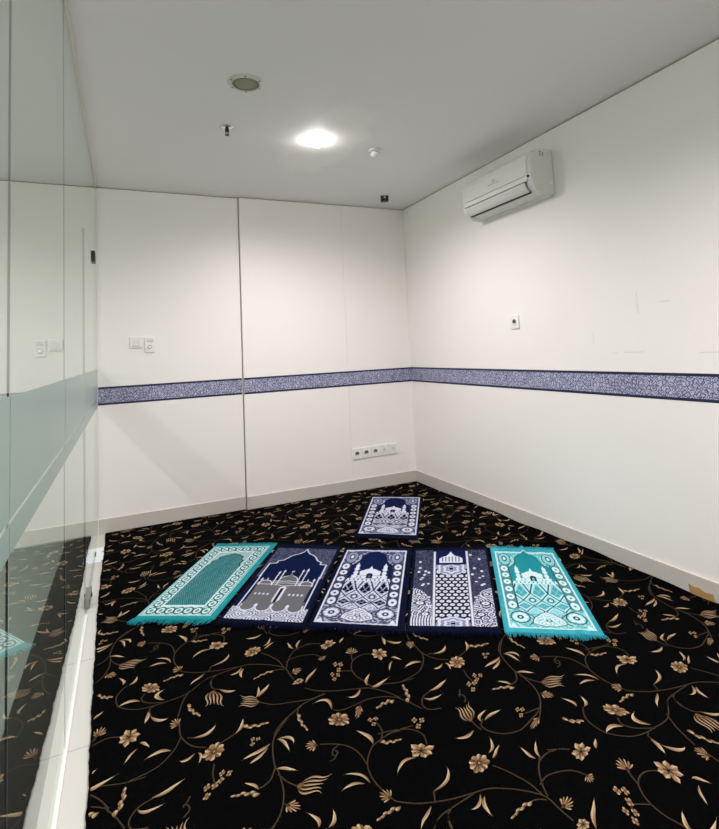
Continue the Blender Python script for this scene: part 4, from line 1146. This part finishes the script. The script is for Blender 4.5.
t = ceil_thing('motion_sensor', 'small square black sensor under the ceiling near the far corner', 'sensor', -0.392, -0.385, -0.42)
bm = NB(); box(bm, -0.042, 0.042, -0.036, 0.036, -0.004, 0.0, 0, bevel=0.0015, seg=1); obj('base', bm, M['white2'], t)
bm = NB(); box(bm, -0.035, 0.035, -0.030, 0.030, -0.052, -0.003, 0, bevel=0.004); pl = obj('housing', bm, M['dark'], t)
bm = NB(); lathe(bm, [(0.011, -0.0285), (0.011, -0.032), (0.006, -0.036)], 16, (0.0, 0.0, -0.020), 'Y'); obj('lens', bm, M['chrome'], pl)

# ------------------------------------------------------------------ switches and sockets
def plate_back(bm, w, h, d, bev=0.003): box(bm, -w / 2, w / 2, -d, 0, -h / 2, h / 2, 0, bevel=bev)
def wall_thing(name, label, cat, x, z, y=0.0, rz=0.0, group=None): return thing(name, label, cat, (x, y, z), rz, group)

def socket(label, x, z, y, rz=0, group=None, w=0.086, h=0.098):
    t = wall_thing('wall_socket', label, 'socket', x, z, y, rz, group)
    bm = NB(); plate_back(bm, w, h, 0.011); obj('faceplate', bm, M['white'], t)
    bm = NB(); lathe(bm, [(0.0235, -0.0105), (0.0245, -0.0135), (0.0205, -0.0135), (0.0195, -0.0112)], 28, (0, 0, 0), 'Y', cap=False); obj('rim', bm, M['white'], t)
    bm = NB(); lathe(bm, [(0.0200, -0.0108), (0.0200, -0.0120)], 28, (0, 0, 0), 'Y'); r = obj('recess', bm, M['slot'], t)
    bm = NB()
    for s in (-1, 1): lathe(bm, [(0.003, -0.0119), (0.003, -0.0124)], 10, (s * 0.0095, 0, 0), 'Y')
    obj('pin_hole', bm, M['hole'], r)
    bm = NB()
    box(bm, -0.014, 0.014, -0.0132, -0.0118, -0.018, -0.009, 0, bevel=0.001, seg=1); obj('insert', bm, M['white2'], t)
    return t
def blank(label, x, z, y, group=None):
    t = wall_thing('data_outlet', label, 'outlet', x, z, y, 0, group)
    bm = NB(); plate_back(bm, 0.086, 0.098, 0.011); obj('faceplate', bm, M['white'], t)
    bm = NB(); box(bm, -0.024, 0.024, -0.0128, -0.0105, -0.024, 0.024, 0, bevel=0.001, seg=1); obj('cover', bm, M['white2'], t)
    bm = NB(); lathe(bm, [(0.004, -0.0125), (0.004, -0.0135)], 12, (0, 0, 0.004), 'Y'); obj('port', bm, M['slot'], t)
    return t
XS = [-0.618 + k * 0.0935 for k in range(5)]
zz = [0.348, 0.349, 0.350, 0.351, 0.351]
socket('white socket low on the back wall, leftmost of the row of five outlets', XS[0], zz[0], -0.002, 0, 'row of outlets low on the back wall')
socket('white socket low on the back wall, second from left in the row of five', XS[1], zz[1], -0.002, 0, 'row of outlets low on the back wall')
socket('white socket low on the back wall, third in the row, beside the blank covered outlets', XS[2], zz[2], -0.002, 0, 'row of outlets low on the back wall')
blank('blank white data outlet low on the back wall, fourth in the row of five', XS[3], zz[3], -0.002, 'row of outlets low on the back wall')
blank('blank white data outlet low on the back wall, rightmost of the row of five', XS[4], zz[4], -0.002, 'row of outlets low on the back wall')
socket('single white socket on the right wall above the blue border', 0.0, 1.455, -1.605, -PI / 2)

sx = 0.0
t = wall_thing('light_switch', 'square white light switch on the back wall above the border', 'switch', -2.476, 1.450, PY)
bm = NB(); plate_back(bm, 0.098, 0.090, 0.012, 0.004); obj('faceplate', bm, M['white'], t)
bm = NB()
vs = [(-0.028, -0.0118, -0.028), (0.028, -0.0118, -0.028), (0.028, -0.0118, 0.024), (-0.028, -0.0118, 0.024)]
vf = [(-0.028, -0.0185, -0.028), (0.028, -0.0185, -0.028), (0.028, -0.0130, 0.024), (-0.028, -0.0130, 0.024)]
A_ = [bm.verts.new(v) for v in vs]; B_ = [bm.verts.new(v) for v in vf]
for k in range(4): bm.faces.new((A_[k], A_[(k + 1) % 4], B_[(k + 1) % 4], B_[k]))
bm.faces.new(A_); bm.faces.new(B_)
obj('rocker', bm, M['white2'], t)

t = wall_thing('wall_control', 'tall white control plate with a small round knob beside the light switch', 'control', -2.376, 1.428, PY)
bm = NB(); plate_back(bm, 0.076, 0.124, 0.011, 0.003); obj('faceplate', bm, M['white'], t)
bm = NB(); lathe(bm, [(0.0165, -0.0105), (0.0165, -0.013), (0.014, -0.0135), (0.0125, -0.024), (0.009, -0.026)], 24, (0.0, 0, -0.018), 'Y'); obj('knob', bm, M['chrome'], t)
bm = NB(); box(bm, -0.024, 0.024, -0.0118, -0.0105, 0.022, 0.034, 0); box(bm, -0.02, 0.02, -0.0118, -0.0105, 0.042, 0.047, 0); obj('marking', bm, M['base'], t)

# ------------------------------------------------------------------ world, camera, view
w = bpy.data.worlds.new('world'); bpy.context.scene.world = w; w.use_nodes = True
w.node_tree.nodes['Background'].inputs['Color'].default_value = (0.8, 0.85, 0.85, 1)
w.node_tree.nodes['Background'].inputs['Strength'].default_value = 0.05

cam = bpy.data.cameras.new('camera'); co = bpy.data.objects.new('camera', cam); C.objects.link(co)
cam.sensor_fit = 'HORIZONTAL'; cam.sensor_width = 36.0
cam.lens = 532.768 / 719 * 36.0
cam.shift_x = (359.5 - 374.318) / 719; cam.shift_y = (307.385 - 414.5) / 719
cam.clip_start = 0.02; cam.clip_end = 60
rx, ry, rz = 0.0778, 0.0474, -0.4399
Rz = Matrix.Rotation(rz, 3, 'Z'); Rx = Matrix.Rotation(rx, 3, 'X'); Ry = Matrix.Rotation(ry, 3, 'Y')
R = Rz @ Rx @ Ry                     # columns: right, forward, up
right, fwd, up = R.col[0], R.col[1], R.col[2]
m = Matrix((right, up, -fwd)).transposed().to_4x4()
m.translation = Vector((-2.5591, -4.6593, 1.3083))
co.matrix_world = m
sc = bpy.context.scene
sc.camera = co
vs_ = sc.view_settings
sc.display_settings.display_device = 'sRGB'
vs_.view_transform = 'Standard'; vs_.look = 'None'; vs_.exposure = 0.40; vs_.gamma = 1.0; vs_.use_curve_mapping = False
sc.cycles.max_bounces = 12; sc.cycles.diffuse_bounces = 6; sc.cycles.glossy_bounces = 6; sc.cycles.transparent_max_bounces = 16
